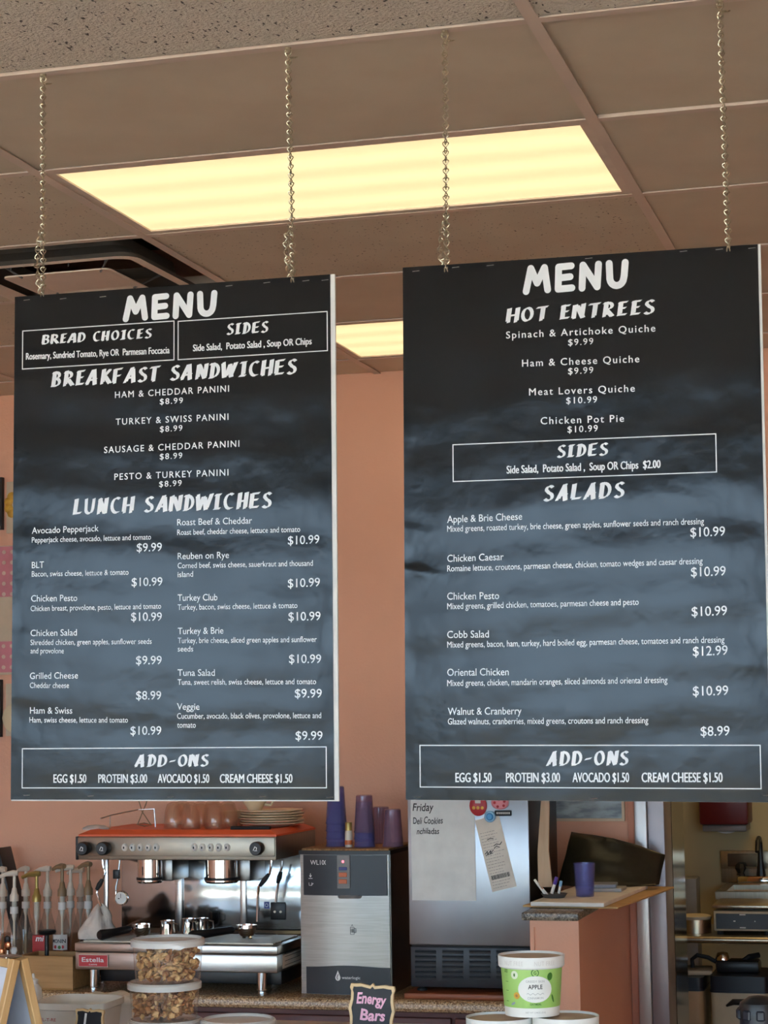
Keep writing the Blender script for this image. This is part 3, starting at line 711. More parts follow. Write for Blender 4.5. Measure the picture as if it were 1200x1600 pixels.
# ---------------------------------------------------------------- espresso machine
O = Vector((-2.383, 6.25, CT))
EM = thing('espresso_machine', 'steel two-group espresso machine with orange top on the granite worktop', 'coffee machine', O)
def lp(x, y, Y): return at(x, y, Y)-O
hl, hr = lp(120,1307,6.04), lp(431,1307,6.04); hb = lp(276,1344,6.04).z; ht = hl.z
YF = 6.04-O.y; YB = .20
g = G(); rbox(g, hl.x, hr.x, YF, YB, hb, ht, .004); obj('head_body', g, 'champagne_steel', EM)
g = G(); rbox(g, hl.x+.004, hr.x-.003, YF-.005, YF+.004, hb+.012, ht-.002, .002); obj('control_panel', g, 'champagne_steel', EM)
g = G(); rbox(g, hl.x-.002, hl.x+.006, YF-.006, YF+.05, hb, ht, .002); obj('end_cap', g, 'black_plastic', EM)
g = G()                                                 # orange cup-warmer top: sloped edge, flat middle
a0, a1 = hl.x+.004, hr.x+.0
lay = [(0,YF+.004,0),(.0,YF+.004,.006),(.03,YF+.03,.020),(.05,YF+.06,.016)]
rg = []
for i, yf, z in lay: rg.append([(a0+i,yf,ht+z),(a1-i,yf,ht+z),(a1-i,YB-i,ht+z),(a0+i,YB-i,ht+z)])
for A, B in zip(rg, rg[1:]): g.add(A+B, [(i,(i+1)%4,4+(i+1)%4,4+i) for i in range(4)])
g.add(rg[-1], [(0,1,2,3)]); obj('cup_tray', g, 'orange_plastic', EM)
def knob_at(x, name='knob'):
    p = lp(x,1325,6.035); k_ = G(); r = .0215
    lathe(k_, [(0,0),(r*.85,0),(r*.85,.012),(r,.016),(r,.034),(r*.86,.040),(0,.040)], 20, TR(p.x, YF-.004, p.z) @ RX(PI/2))
    o = obj(name, k_, 'black_plastic', EM)
    m = G(); M_ = TR(p.x, YF-.0447, p.z) @ XZ
    stroke_flat(m, [(-.006,-.005),(-.001,.006),(.005,.003),(.004,-.003)], .0022, 0); stroke_flat(m, [(-.002,-.006),(.006,-.006)], .002, .0003)
    m2 = G(); m2.add(m.v, m.f, M_); obj('steam_mark', m2, 'white_paint', o, smooth=False)
for x in (135,166,405): knob_at(x)
for x in [195+12.3*i for i in range(5)] + [304+12.7*i for i in range(5)]:
    p = lp(x,1324,6.035); k_ = G()
    lathe(k_, [(0,0),(.0105,0),(.0105,.003),(.0085,.005),(.0085,.008),(.006,.010),(0,.010)], 14, TR(p.x, YF-.004, p.z) @ RX(PI/2) @ Matrix.Scale(1.2,4,(0,1,0)))
    o = obj('button', k_, 'white_plastic', EM)
    k_ = G(); box(k_, p.x-.0022, p.x+.0022, YF-.0152, YF-.0142, p.z-.004, p.z+.003); obj('cup_mark', k_, 'ink_black', o, smooth=False)
tr_l, tr_r = lp(117,1473,6.0), lp(433,1473,6.0); tb = lp(276,1518,6.0).z; tt = tr_l.z; TYF = 6.0-O.y
g = G(); rbox(g, tr_l.x, tr_r.x, TYF, YB, tb, tt-.028, .005); obj('base_body', g, 'steel', EM)
g = G(); rbox(g, tr_l.x+.03, tr_r.x-.03, TYF+.13, YB-.01, .02, tb+.002, .004); obj('under_body', g, 'black_plastic', EM)
g = G(); rbox(g, tr_l.x-.001, tr_r.x+.001, TYF-.002, TYF+.30, tt-.027, tt, .004); tray = obj('drip_tray', g, 'steel', EM)
g = G(); box(g, tr_l.x+.02, tr_r.x-.02, TYF+.015, TYF+.27, tt, tt+.0008); obj('tray_well', g, 'pump_brown', EM, smooth=False)
sl = G(); box(sl, tr_l.x+.02, tr_r.x-.02, -.0035, .0035, .001, .005); sl = mesh_of('grille_bar', sl, 'champagne_steel', False)
for k in range(16): obj('grille_bar', sl, None, EM, (0, TYF+.025+k*.016, tt))
g = G(); rbox(g, tr_l.x+.03, tr_r.x-.012, .055, YB-.002, tt+.001, hb, .003); obj('back_panel', g, 'mirror_steel', EM)
for x, w in ((276,.012),(377,.010),(162,.008)):
    p = lp(x,1400,6.28); g = G(); rbox(g, p.x-w, p.x+w, .045, .056, tt+.002, hb-.001, .002); obj('back_rib', g, 'steel', EM)
for xs0, xs1 in ((215,254),(321,372)):                  # group heads
    pa, pb = lp(xs0,1362,6.14), lp(xs1,1362,6.14); c = (pa.x+pb.x)/2; r = (pb.x-pa.x)/2; z0 = lp(xs0,1379,6.14).z
    g = G(); lathe(g, [(0,z0),(r*.9,z0),(r,z0+.006),(r,z0+.016),(r*.93,z0+.018),(r*.93,hb+.001),(0,hb+.001)], 24, TR(c,-.11,0)); o = obj('group_head', g, 'chrome', EM)
    g = G(); lathe(g, [(r*1.01,z0+.010),(r*1.02,z0+.012),(r*1.02,z0+.016),(r*1.01,z0+.018)], 24, TR(c,-.11,0)); obj('group_ring', g, 'black_plastic', o)
    g = G(); rbox(g, c+r*.7, c+r*1.6, -.09, .06, z0+.004, hb-.002, .004); obj('group_neck', g, 'steel_side', EM)
def wand(pts, Y, grip, name='steam_wand'):
    P = [lp(x, y, Y) for x, y in pts]; g = G(); tube(g, P, .0042, 8); o = obj(name, g, 'chrome', EM)
    a, b = grip; g = G(); tube(g, [lp(*a, Y-.003), lp((a[0]+b[0])/2,(a[1]+b[1])/2, Y-.003), lp(*b, Y-.003)], [.006,.009,.006], 8); obj('grip', g, 'black_rubber', o)
wand([(160,1343),(161,1352),(164,1364),(158,1378),(152,1388),(151,1396),(158,1416)], 6.02, ((160,1374),(151,1390)))
wand([(424,1343),(424,1352),(421,1366),(411,1376),(404,1386),(403,1400),(402,1440)], 6.06, ((420,1366),(406,1384)))
wand([(441,1345),(440,1356),(437,1366),(433,1392),(431,1410)], 6.22, ((439,1362),(434,1380)), 'hot_water_spout')
ps = lp(433,1424,6.29); g = G(); rbox(g, ps.x-.026, ps.x+.026, .048, .056, ps.z-.028, ps.z+.028, .003); o = obj('power_socket', g, 'black_plastic', EM)
for s_ in (-1,1):
    g = G(); lathe(g, [(0,.004),(.004,.004),(.004,0)], 8, TR(ps.x+s_*.010, .048, ps.z-.002) @ RX(PI/2)); obj('socket_hole', g, 'champagne_steel', o)
pq = lp(414.5,1415,6.29); g = G(); rbox(g, pq.x-.009, pq.x+.009, .0535, .0548, pq.z-.011, pq.z+.011, .0006, 1); o = obj('sticker', g, 'btn_blue', EM, label='blue sticker with a white ring')
g = G(); ring = arc(0,0,.005,.005,0,360,14); stroke_flat(g, ring, .0012, 0); m2 = G(); m2.add(g.v, g.f, TR(pq.x,.0533,pq.z) @ XZ); obj('sticker_mark', m2, 'white_paint', o, smooth=False)
for x, y, Y in ((410,1520,6.09),(147,1520,6.09),(430,1520,6.36),(160,1520,6.36)):
    p = lp(x, y, Y); g = G(); lathe(g, [(0,0),(.019,0),(.019,.006),(.0175,.008),(.0175,tb+.002),(0,tb+.002)], 18, TR(p.x, p.y, 0)); obj('foot', g, 'chrome', EM)
# badge with lettering
b0, b1 = lp(123,1491,5.998), lp(169,1511,5.998)
g = G(); rbox(g, b0.x, b1.x, TYF-.0045, TYF-.0015, b1.z, b0.z, .001, 1); bd = obj('badge_border', g, 'paper', EM)
g = G(); box(g, b0.x+.0015, b1.x-.0015, TYF-.0052, TYF-.0044, b1.z+.0015, b0.z-.0015); bd = obj('badge', g, 'red_badge', EM, smooth=False)
def sign_text(s, x0, x1, z0, cap, y, m, parent, name='lettering', off=.01, sp=1, sh=0, jit=0, seed=1):
    """lettering facing the viewer on the plane Y = y of the parent's frame"""
    vs, fs, a, b, _ = text_meshes({0: (s, sp, off, sh)})[0]; g = G(); sx = (x1-x0)/(b-a)
    rr = random.Random(seed)
    for v in vs:
        u, w = x0+(v.x-a)*sx, z0+v.y/CAPH*cap
        if jit:
            nv = noise.noise_vector(Vector((u*jit*1.3/cap, w*jit*.7/cap, seed))); u += nv.x*cap*.10; w += nv.y*cap*.16
        g.v.append((u, y, w))
    g.f = fs
    return obj(name, g, m, parent, smooth=False)
bh = b0.z-b1.z; bw = b1.x-b0.x
sign_text('Estella', b0.x+bw*.12, b1.x-bw*.13, b1.z+bh*.40, bh*.36, TYF-.0056, 'white_paint', bd, off=.012)
sign_text('CAFFE', b0.x+bw*.36, b1.x-bw*.36, b1.z+bh*.14, bh*.10, TYF-.0056, 'white_paint', bd)
s0 = lp(437,1483,6.04); g = G(); SX = tr_r.x
rbox(g, SX, SX+.0012, -.20, .04, tb+.008, tt-.034, .0004, 1); o = obj('rating_plate', g, 'pump_cream', EM)
g = G()
for k in range(4): box(g, SX+.0012, SX+.0016, -.18, .02-.05*(k%2), tb+.016+k*.013, tb+.0175+k*.013)
obj('plate_print', g, 'ink_black', o, smooth=False)

# things on the drip tray
DT = CT+tt+.006
def portafilter(hx, hy, bx_, by_, Yh, label):
    c = at(bx_, by_, Yh); t = thing('portafilter', label, 'portafilter', (c.x, c.y, DT), group='portafilters on the drip tray')
    h = at(hx, hy, Yh-.16)-t.location
    g = G(); lathe(g, [(0,.008),(.022,.008),(.027,.016),(.029,.030),(.033,.032),(.033,.042),(.027,.042),(.025,.020),(0,.016)], 22); obj('basket', g, 'chrome', t)
    d = Vector((h.x, h.y, 0)).normalized()
    g = G(); tube(g, [d*.028+Vector((0,0,.030)), d*.055+Vector((0,0,.030))], .006, 10); obj('neck', g, 'chrome', t)
    L_ = Vector((h.x, h.y, 0)).length; g = G()
    tube(g, [d*.05+Vector((0,0,.030)), d*.058+Vector((0,0,.030)), d*(L_*.7)+Vector((0,0,.025)), d*(L_-.008)+Vector((0,0,.022)), d*L_+Vector((0,0,.022))], [.008,.012,.013,.017,.013], 12); obj('handle', g, 'black_plastic', t)
    for s_ in (-1,1):
        g = G(); p_ = d.orthogonal(); p_ = Vector((-d.y, d.x, 0))
        tube(g, [Vector((0,0,.012)), p_*s_*.014+Vector((0,0,.010)), p_*s_*.020+Vector((0,0,.0))], .006, 8); obj('spout', g, 'chrome', t)
    return t
portafilter(155,1462,222,1452,6.13,'chrome portafilter with black handle on tray beside the white cloth')
portafilter(297,1459,386,1450,6.15,'chrome portafilter with black handle at right of the drip tray')
def pitcher(x, y, Y, r, h, label):
    c = at(x, y, Y); t = thing('milk_pitcher', label, 'pitcher', (c.x, c.y, DT), (0,0,random.uniform(-.6,.6)), 'small steel pitchers on the drip tray')
    g = G(); lathe(g, [(0,0),(r,0),(r*1.02,h*.2),(r*.86,h*.75),(r*.92,h),(r*.88,h),(r*.82,h*.75),(r*.95,h*.2),(0,.002)], 22); obj('body', g, 'chrome', t)
    g = G(); tube(g, [(r*.9,0,h*.85),(r*1.5,0,h*.8),(r*1.55,0,h*.4),(r*1.0,0,h*.25)], .003, 8); obj('handle', g, 'chrome', t)
pitcher(262,1452,6.15,.026,.052,'small steel pitcher on the drip tray nearest the white cloth')
pitcher(296,1452,6.20,.026,.054,'small steel pitcher in the middle of the drip tray')
pitcher(316,1452,6.24,.024,.052,'small steel pitcher farthest right beneath the steam panel')
# white cloth heaped at the left of the tray
c = at(152,1464,6.10); g = G(); vs, fs = [], []; nu, nv = 28, 14
for j in range(nv+1):
    for i in range(nu):
        a = 2*PI*i/nu; q = j/nv; r = (1-q**1.7)**.6 if q < 1 else 0
        wob = 1+.22*noise.noise(Vector((math.cos(a)*2, math.sin(a)*2, q*3)))+.10*math.sin(5*a+3*q)
        z = q*.098*(1+.15*math.sin(3*a)) * (1.0 if j else 0)
        vs.append((r*wob*.058*math.cos(a)+.015*q, r*wob*.055*math.sin(a), z))
for j in range(nv):
    for i in range(nu): k = (i+1) % nu; fs.append((j*nu+i, j*nu+k, (j+1)*nu+k, (j+1)*nu+i))
fs.append(tuple(range(nu))[::-1]); g.add(vs, fs); o = obj('cleaning_cloth', g, 'cloth_white', loc=(c.x-.005, c.y, DT), ang=80); tag(o, 'crumpled white cloth heaped on left of the drip tray', 'cloth')
# thermometer clipped to the left wand
c = at(190,1403,6.05); t = thing('milk_thermometer', 'round dial thermometer hanging by a clip under the control panel', 'thermometer', c)
g = G(); lathe(g, [(0,.006),(.020,.006),(.0225,.004),(.0225,-.004),(0,-.004)], 22, RX(PI/2)); obj('dial_case', g, 'chrome', t)
g = G(); lathe(g, [(0,.0066),(.0185,.0066)], 22, RX(PI/2)); o = obj('dial_face', g, 'paper_white', t)
g = G(); box(g, -.0008, .0008, -.0072, -.0068, 0, .014); box(g, -.010,-.004,-.0072,-.0068,-.003,.0); obj('needle', g, 'ink_black', o, smooth=False)
w0, w1, w2, w3 = [at(x, y, 6.05)-c for x, y in ((181,1398),(181,1386),(184,1372),(187,1344))]
g = G(); tube(g, [w0, w1, w2, w3], .0035, 8); obj('stem', g, 'chrome', t)
g = G(); m_ = at(182,1366,6.045)-c; rbox(g, m_.x-.010, m_.x+.010, -.012, .004, m_.z-.014, m_.z+.014, .002); obj('clip', g, 'black_plastic', t)

# ---------------------------------------------------------------- on top of the machine
TOPZ = CT+ht+.0165
def rack():
    c = at(200,1295,6.30); t = thing('wire_rack', 'thin bent wire cup rail on top of the espresso machine', 'wire rack', (c.x, c.y, TOPZ))
    f = lambda x, y, Y=6.30: at(x, y, Y)-t.location
    g = G(); tube(g, [f(172,1299,6.2)*1, f(172,1274,6.2), f(216,1265), f(241,1264), f(243,1292)], .0022, 7); obj('rail', g, 'steel', t)
    g = G(); tube(g, [f(157,1279,6.15), f(172,1274,6.2)], .0022, 7); obj('rail_end', g, 'steel', t)
    g = G(); tube(g, [f(215,1288), f(228,1256), f(232,1245)], .0018, 6); tube(g, [f(236,1289), f(222,1268), f(216,1248)], .0018, 6); obj('cross_wire', g, 'pump_brown', t)
    g = G(); tube(g, [f(213,1288), f(225,1286), f(238,1289), f(226,1291)], .002, 6, True); obj('ring_foot', g, 'pump_brown', t)
rack()
gl = thing('drinking_glass', '', 'glass', group='upturned glasses on the espresso machine')
g = G(); H_ = .088
lathe(g, [(.030,0),(.032,.004),(.0325,.02),(.030,.055),(.022,.080),(.010,.086),(0,.087),(0,.080),(.018,.074),(.027,.052),(.030,.02),(.0285,.002),(.030,0)], 22); obj('bowl', g, 'glass_copper', gl)
g = G(); lathe(g, [(.0315,0),(.0335,.001),(.0335,.018),(.0325,.019)], 22); obj('rim_band', g, 'clear_glass', gl)
GL = ['leftmost upturned glass on the orange tray','second upturned glass from left on the orange tray','third upturned glass from left on the orange tray','fourth upturned glass from left on the orange tray','upturned glass beside the stacked plates','rear upturned glass behind the left glasses','rear upturned glass behind the middle glasses']
for i, (x, Y) in enumerate(((272,6.19),(298,6.17),(314,6.25),(336,6.18),(356,6.25),(285,6.28),(333,6.34))):
    p = at(x, 1290, Y); (copy_tree(gl, (p.x, p.y, TOPZ), (0,0,i), GL[i]) if i else None)
    if not i: gl.location = (p.x, p.y, TOPZ); gl['label'] = GL[0]
pc = at(425,1290,6.31); pl = G(); R_ = .105
lathe(pl, [(0,0),(.055,0),(.060,.003),(R_*.95,.010),(R_,.013),(R_,.015),(R_*.94,.0135),(.058,.006),(0,.005)], 32); pm = mesh_of('plate', pl, 'cream_china')
for i in range(6):
    o = obj('plate', pm, None, loc=(pc.x+.003*math.sin(i*2.1), pc.y+.003*math.cos(i*1.7), TOPZ+i*.0082))
    tag(o, ['lowest','second lowest','third lowest','third highest','second highest','topmost'][i]+' cream plate in the stack on the espresso machine', 'plate', 'cream plates stacked on the espresso machine')
def china_cup(x, Y, z, tilt, label):
    p = at(x, 1270, Y); t = thing('coffee_cup', label, 'cup', (p.x, p.y, z), tilt, 'cream cups on the plates')
    g = G(); lathe(g, [(0,0),(.022,0),(.024,.004),(.040,.030),(.044,.050),(.042,.050),(.037,.030),(.020,.006),(0,.005)], 24); obj('bowl', g, 'cream_china', t)
    g = G(); tube(g, [(.040,0,.042),(.058,0,.044),(.064,0,.030),(.054,0,.016),(.034,0,.018)], .004, 8); obj('handle', g, 'cream_china', t)
china_cup(398,6.30,TOPZ+5*.0082+.013,(0,0,.1),'cream cup with handle standing on the stacked plates')
china_cup(368,6.36,TOPZ,(0,0,2.4),'cream cup behind the glasses on the espresso machine')
p = at(392,1299,6.12); g = G(); rbox(g, -.066, .066, -.012, .012, 0, .012, .003); o = obj('rubber_bar', g, 'black_rubber', loc=(p.x, p.y, TOPZ)); tag(o, 'black ribbed rubber strip in front of the stacked plates', 'strip')
p = at(150,1302,6.16); g = G(); lathe(g, [(0,0),(.045,0),(.047,.006),(.030,.014),(.0,.017)], 20, None, 1, .6); o = obj('folded_napkin', g, 'cloth_white', loc=(p.x+.0, p.y, TOPZ-.002)); tag(o, 'small folded white cloth at left end of the orange tray', 'cloth')

# ---------------------------------------------------------------- water dispenser
O = Vector((-1.845, 6.30, CT))
WD = thing('water_dispenser', 'steel and black countertop water dispenser beside the espresso machine', 'water dispenser', O)
WY = 6.10-O.y
xl, xr = lp(469,1325,6.10).x, lp(607,1325,6.10).x; wt = lp(540,1329,6.10).z
def bowed(g, x0, x1, z0, z1, yf, yb, bow, n=14, M=None):          # box whose front bulges outwards
    pts = [(x0+(x1-x0)*k/n, yf-bow*math.sin(PI*k/n)) for k in range(n+1)] + [(x1, yb), (x0, yb)]
    prism(g, pts, z0, z1, M)
g = G(); bowed(g, xl, xr, 0, wt-.012, WY, WY+.36, .012); obj('body', g, 'steel_dim', WD, ang=30)
g = G(); box(g, xr, xr+.002, WY+.012, WY+.36, .0, wt-.012); obj('side_panel', g, 'steel_side', WD, smooth=False)
g = G(); bowed(g, xl-.004, xr+.006, wt-.012, wt, WY-.004, WY+.37, .014); obj('lid', g, 'black_plastic', WD, ang=30)
f0, f1 = lp(476,1398,6.10), lp(605,1336,6.10)
g = G(); bowed(g, f0.x, f1.x, f0.z, f1.z, WY-.010, WY, .014); obj('front_panel', g, 'dark_plastic', WD, ang=30)
def wy(x): q = (lp(x,1340,6.1).x-f0.x)/(f1.x-f0.x); return WY-.010-.014*math.sin(PI*max(0,min(1,q)))
a, b = lp(528,1388,6.08), lp(547.5,1336,6.08); g = G(); rbox(g, a.x, b.x, wy(538)-.004, wy(538)+.006, a.z, b.z, .001, 1); cs = obj('control_strip', g, 'panel_grey', WD)
for y, h, m, w in ((1357,5,'btn_blue',13.5),(1366.5,7,'btn_orange',13.5),(1377,7,'btn_orange',13.5)):
    p = lp(537,y,6.08); g = G(); s_ = .00195; rbox(g, p.x-w*s_/2, p.x+w*s_/2, wy(538)-.0065, wy(538)-.003, p.z-h*s_/2, p.z+h*s_/2, .001, 1); o = obj('button', g, m, cs)
p = lp(537,1346,6.08); g = G(); lathe(g, [(0,.003),(.0035,.002),(.0045,0),(0,0)], 12, TR(p.x, wy(538)-.0035, p.z) @ RX(PI/2)); obj('indicator_lamp', g, 'led_red', cs)
a, b = lp(485,1351,6.08), lp(511,1344,6.08); sign_text('WL100', a.x, b.x, a.z, b.z-a.z, wy(490)-.006, 'white_paint', WD, off=.004)
g = G(); a = lp(485,1368,6.08); 
for q in ([(-.0,.006),(0,-.004)],[(-.003,0),(0,-.005),(.003,0)],[(-.006,-.009),(.006,-.009)]): stroke_flat(g, q, .0018, 0)
for q in ([(-.005,-.022),(-.005,-.030),(.003,-.031),(.004,-.022)],[(.004,-.025),(.009,-.024),(.004,-.030)]): stroke_flat(g, q, .0012, 0)
m2 = G(); m2.add(g.v, g.f, TR(a.x, wy(485)-.006, a.z) @ XZ); obj('tap_icon', m2, 'white_paint', WD, smooth=False)
q0 = lp(545,1399,6.08); g = G(); lathe(g, [(0,-.010),(.036,-.010),(.042,0),(0,0)], 24, TR(q0.x, WY-.008, q0.z-.0), 1, .5); obj('spout_collar', g, 'panel_grey', WD)
a, b = lp(478,1551,6.09), lp(609,1512,6.09); g = G(); n = 12
pts = [(a.x, 0), (b.x, 0)] + [(b.x+(a.x-b.x)*k/n, b.z-.002+.006*math.sin(PI*k/n)**2) for k in range(n+1)]
vs = [(x, WY-.003-.012*math.sin(PI*(x-a.x)/(b.x-a.x)), z) for x, z in pts]
g = G(); N = 20
for k in range(N):
    x_ = [a.x+(b.x-a.x)*(k+e)/N for e in (0,1)]; zt_ = [b.z-.002+.006*math.sin(PI*(k+e)/N)**2 for e in (0,1)]
    yy = [WY-.004-.0125*math.sin(PI*(k+e)/N) for e in (0,1)]
    g.add([(x_[0],yy[0],.001),(x_[1],yy[1],.001),(x_[1],yy[1],zt_[1]),(x_[0],yy[0],zt_[0]),(x_[0],WY+.02,zt_[0]),(x_[1],WY+.02,zt_[1])], [(0,1,2,3),(3,2,5,4)])
o = obj('base_panel', g, 'dark_plastic', WD, ang=40)
a, b = lp(533,1530,6.075), lp(562,1524,6.075); sign_text('waterlogic', a.x, b.x, a.z, .0085, WY-.0185, 'white_paint', o, off=.01)
g = G(); p = lp(527,1526,6.075); drop = [(0,.018)]+[(.0085*math.cos(t_), -.004+.0095*math.sin(t_)) for t_ in [math.radians(40-k*26) for k in range(11)]]
g.add([(x,y,0) for x,y in drop], [tuple(range(len(drop)))]); m2 = G(); m2.add(g.v, g.f, TR(p.x, WY-.0187, p.z) @ XZ); obj('drop_logo', m2, 'white_paint', o, smooth=False)
g = G(); stroke_flat(g, [(.001,.006),(-.003,-.003),(-.001,-.009)], .0022, 0); m2 = G(); m2.add(g.v, g.f, TR(p.x, WY-.0189, p.z) @ XZ); obj('drop_mark', m2, 'dark_plastic', o, smooth=False)
g = G(); p = lp(550,1454,6.085)
for q in ([(-.006,.010),(-.006,-.012),(.006,-.012),(.006,.010),(-.006,.010)],[(.006,.006),(.012,.006),(.012,-.006),(.006,-.006)],[(-.002,.014),(0,.018),(.002,.014)],[(-.003,.004),(-.003,-.006)],[(0,.004),(0,-.006)],[(.003,.004),(.003,-.006)]): stroke_flat(g, q, .0014, 0)
m2 = G(); m2.add(g.v, g.f, TR(p.x, WY-.0125, p.z) @ XZ); obj('cup_icon', m2, 'ink_black', WD, smooth=False)
# cork mat and cups on it
DZ = CT+wt
g = G(); bowed(g, xl+.005, xr+.0, 0, .006, WY+.002, WY+.33, .010); o = obj('cork_mat', g, 'cork', loc=(O.x, O.y, DZ)); tag(o, 'brown cork mat on top of the water dispenser', 'mat')
CZ = DZ+.0062
def tumbler_mesh(m, H_=.118, r0=.026, r1=.034):           # upturned: closed end on top
    g = G(); lathe(g, [(r1,0),(r1+.001,.003),(r1-.001,.006),(r0,H_-.003),(r0-.003,H_),(0,H_),(0,H_-.002),(r0-.0016,H_-.003),(r1-.0014,.004),(r1,0)], 24); return mesh_of('plastic_tumbler', g, m)
tb_blue, tb_purple = tumbler_mesh('blue_plastic'), tumbler_mesh('purple_plastic')
CUPS = []
for i in range(4): CUPS.append((526, 6.20, .024*i, tb_blue, ['bottom','second','third','top'][i]+' blue plastic tumbler in the tall stack beside the gold bottle'))
for i in range(3): CUPS.append((570, 6.18, .024*i if i < 2 else .045, (tb_purple if i == 2 else tb_blue), ['bottom','middle','top'][i]+' plastic tumbler in the short stack right of the gold bottle'))
CUPS.append((596, 6.36, 0, tb_purple, 'single purple tumbler standing at back of the cork mat'))
CUPS.append((614, 6.20, 0, tb_purple, 'single purple tumbler at right end of the cork mat'))
for x, Y, dz, me, lab in CUPS:
    p = at(x, 1320, Y); o = obj('plastic_tumbler', me, None, loc=(p.x, p.y, CZ+dz)); tag(o, lab, 'cup', 'upturned plastic tumblers on the water dispenser')
p = at(545,1320,6.17); t = thing('small_bottle', 'small bottle with gold cap between the tumbler stacks', 'bottle', (p.x, p.y, CZ))
g = G(); lathe(g, [(0,0),(.0115,0),(.012,.004),(.012,.045),(.0105,.052),(0,.052)], 16); obj('bottle_body', g, 'pump_cream', t)
g = G(); lathe(g, [(.0122,.008),(.0124,.008),(.0124,.022),(.0122,.022)], 16); obj('label_band', g, 'btn_orange', t)
g = G(); lathe(g, [(0,.078),(.010,.078),(.011,.074),(.011,.052),(0,.052)], 16); obj('cap', g, 'pump_gold', t)

# ---------------------------------------------------------------- ice machine with papers and magnets
O = Vector((-1.43, 6.32, CT))
p0, p1 = lp(637,1300,6.06), lp(826,1300,6.06); zt_ = lp(700,1236,6.06).z; zs = lp(700,1478,6.06).z; zg = lp(700,1541,6.06).z
zp = lp(700,1552,6.03).z
g = G(); rbox(g, -.205, .232, -.29, .27, 0, .018, .004); o = obj('wooden_board', g, 'wood_red', loc=O); tag(o, 'reddish wooden board under the ice machine', 'board')
IM = thing('ice_machine', 'steel fronted ice machine with black louvred base and papers on it', 'ice machine', O+Vector((0,0,.018)))
O = IM.location.copy(); zt_ -= .018; zs -= .018; zg -= .018
IY = 6.06-O.y
g = G(); rbox(g, p0.x+.002, p1.x, IY+.012, IY+.46, .02, zt_, .006); obj('cabinet', g, 'black_plastic', IM)
g = G(); rbox(g, p0.x, p1.x, IY, IY+.012, zs+.002, zt_-.004, .003); obj('front_door', g, 'steel_door', IM)
g = G(); rbox(g, p0.x+.002, p1.x-.004, IY+.004, IY+.013, zg-.004, zs-.004, .002); gr = obj('louvre_panel', g, 'dark_plastic', IM)
lv = G(); rbox(lv, -.0325, .0325, -.0035, .001, -.0022, .0028, .001, 1, RX(.5)); lv = mesh_of('louvre_slat', lv, 'dark_plastic')
lh = G(); box(lh, -.0335, .0335, -.0002, .0004, -.0045, .0045); lh = mesh_of('louvre_slot', lh, 'ink_black', False)
for c_ in range(4):
    for r_ in range(6):
        q = lp(664.5+42.5*c_, 1486+8.1*r_, 6.06); obj('louvre_slat', lv, None, gr, (q.x, IY+.003, q.z)); obj('louvre_slot', lh, None, gr, (q.x, IY+.0036, q.z-.005))
for x in (660,805):
    for Y in (6.10,6.42):
        q = lp(x,1545,6.10); g = G(); lathe(g, [(0,0),(.016,0),(.016,.006),(.010,.009),(.010,.021),(0,.021)], 14, TR(q.x, Y-O.y, 0)); obj('foot', g, 'black_rubber', IM)
# dry wipe sheet
a, b = at(643,1407,6.05), at(740,1246,6.05); t = thing('whiteboard_sheet', 'white sheet with handwritten menu notes on the ice machine door', 'notice', (a.x, 6.059, a.z))
g = G(); rbox(g, 0, b.x-a.x, -.0016, 0, 0, b.z-a.z, .0006, 1); obj('sheet', g, 'paper_white', t)
def on(x, y): q = at(x, y, 6.056); return q.x-a.x, q.z-a.z
for txt, x0, y0, x1, cap in (('Friday',645,1267,677,13),('Deli Cookies',645,1287,692,11),('nchiladas',651,1303,686,10)):
    u0, v0 = on(x0, y0); u1, _ = on(x1, y0); sign_text(txt, u0, u1, v0, cap*.00195*.9, -.0021, 'ink_black', t, 'handwriting', .012, 1, .15, .5, len(txt))
# receipt
Q = [at(x, y, 6.055) for x, y in ((769,1394),(807,1385),(776,1279),(737,1283))]
o_ = Q[0]; ux = (Q[1]-Q[0]); uz = (Q[3]-Q[0]); Lw, Lh = ux.length, uz.length; an = math.atan2(ux.z, ux.x)
t = thing('receipt', 'long narrow paper receipt held by a blue magnet on the ice machine', 'receipt', (o_.x, 6.0585, o_.z), (0, -an, 0))
g = G(); rbox(g, 0, Lw, -.0005, 0, 0, Lh, .0002, 1); obj('paper_slip', g, 'receipt_paper', t)
rr = random.Random(4); g = G()
for k in range(20):
    z = Lh*(.04+.040*k); 
    if .14 < z/Lh < .23: continue
    x = Lw*.08
    while x < Lw*(.55+.35*rr.random()): w = rr.uniform(.003,.009); box(g, x, x+w, -.0008, -.0005, z, z+.0012); x += w+.0025
obj('printed_lines', g, 'panel_grey', t, smooth=False)
g = G(); x = Lw*.10
while x < Lw*.86: w = rr.choice((.0008,.0014,.002)); box(g, x, x+w, -.0008, -.0005, Lh*.155, Lh*.215); x += w+rr.choice((.0008,.0014))
obj('barcode', g, 'ink_black', t, smooth=False)
g = G(); zz = 0
for pts in ([(.3,.70),(.42,.71),(.55,.70)],[(.5,.60),(.62,.62),(.75,.60),(.85,.63)],[(.5,.57),(.6,.59),(.72,.565)],[(.08,.52),(.2,.55),(.18,.51),(.34,.55),(.3,.515),(.45,.55)],[(.1,.50),(.4,.51)]):
    zz = stroke_flat(g, [(x*Lw, z*Lh) for x, z in pts], .0022, zz)
m2 = G(); m2.add(g.v, g.f, TR(0,-.0008,0) @ XZ); obj('handwriting', m2, 'ink_black', t, smooth=False)
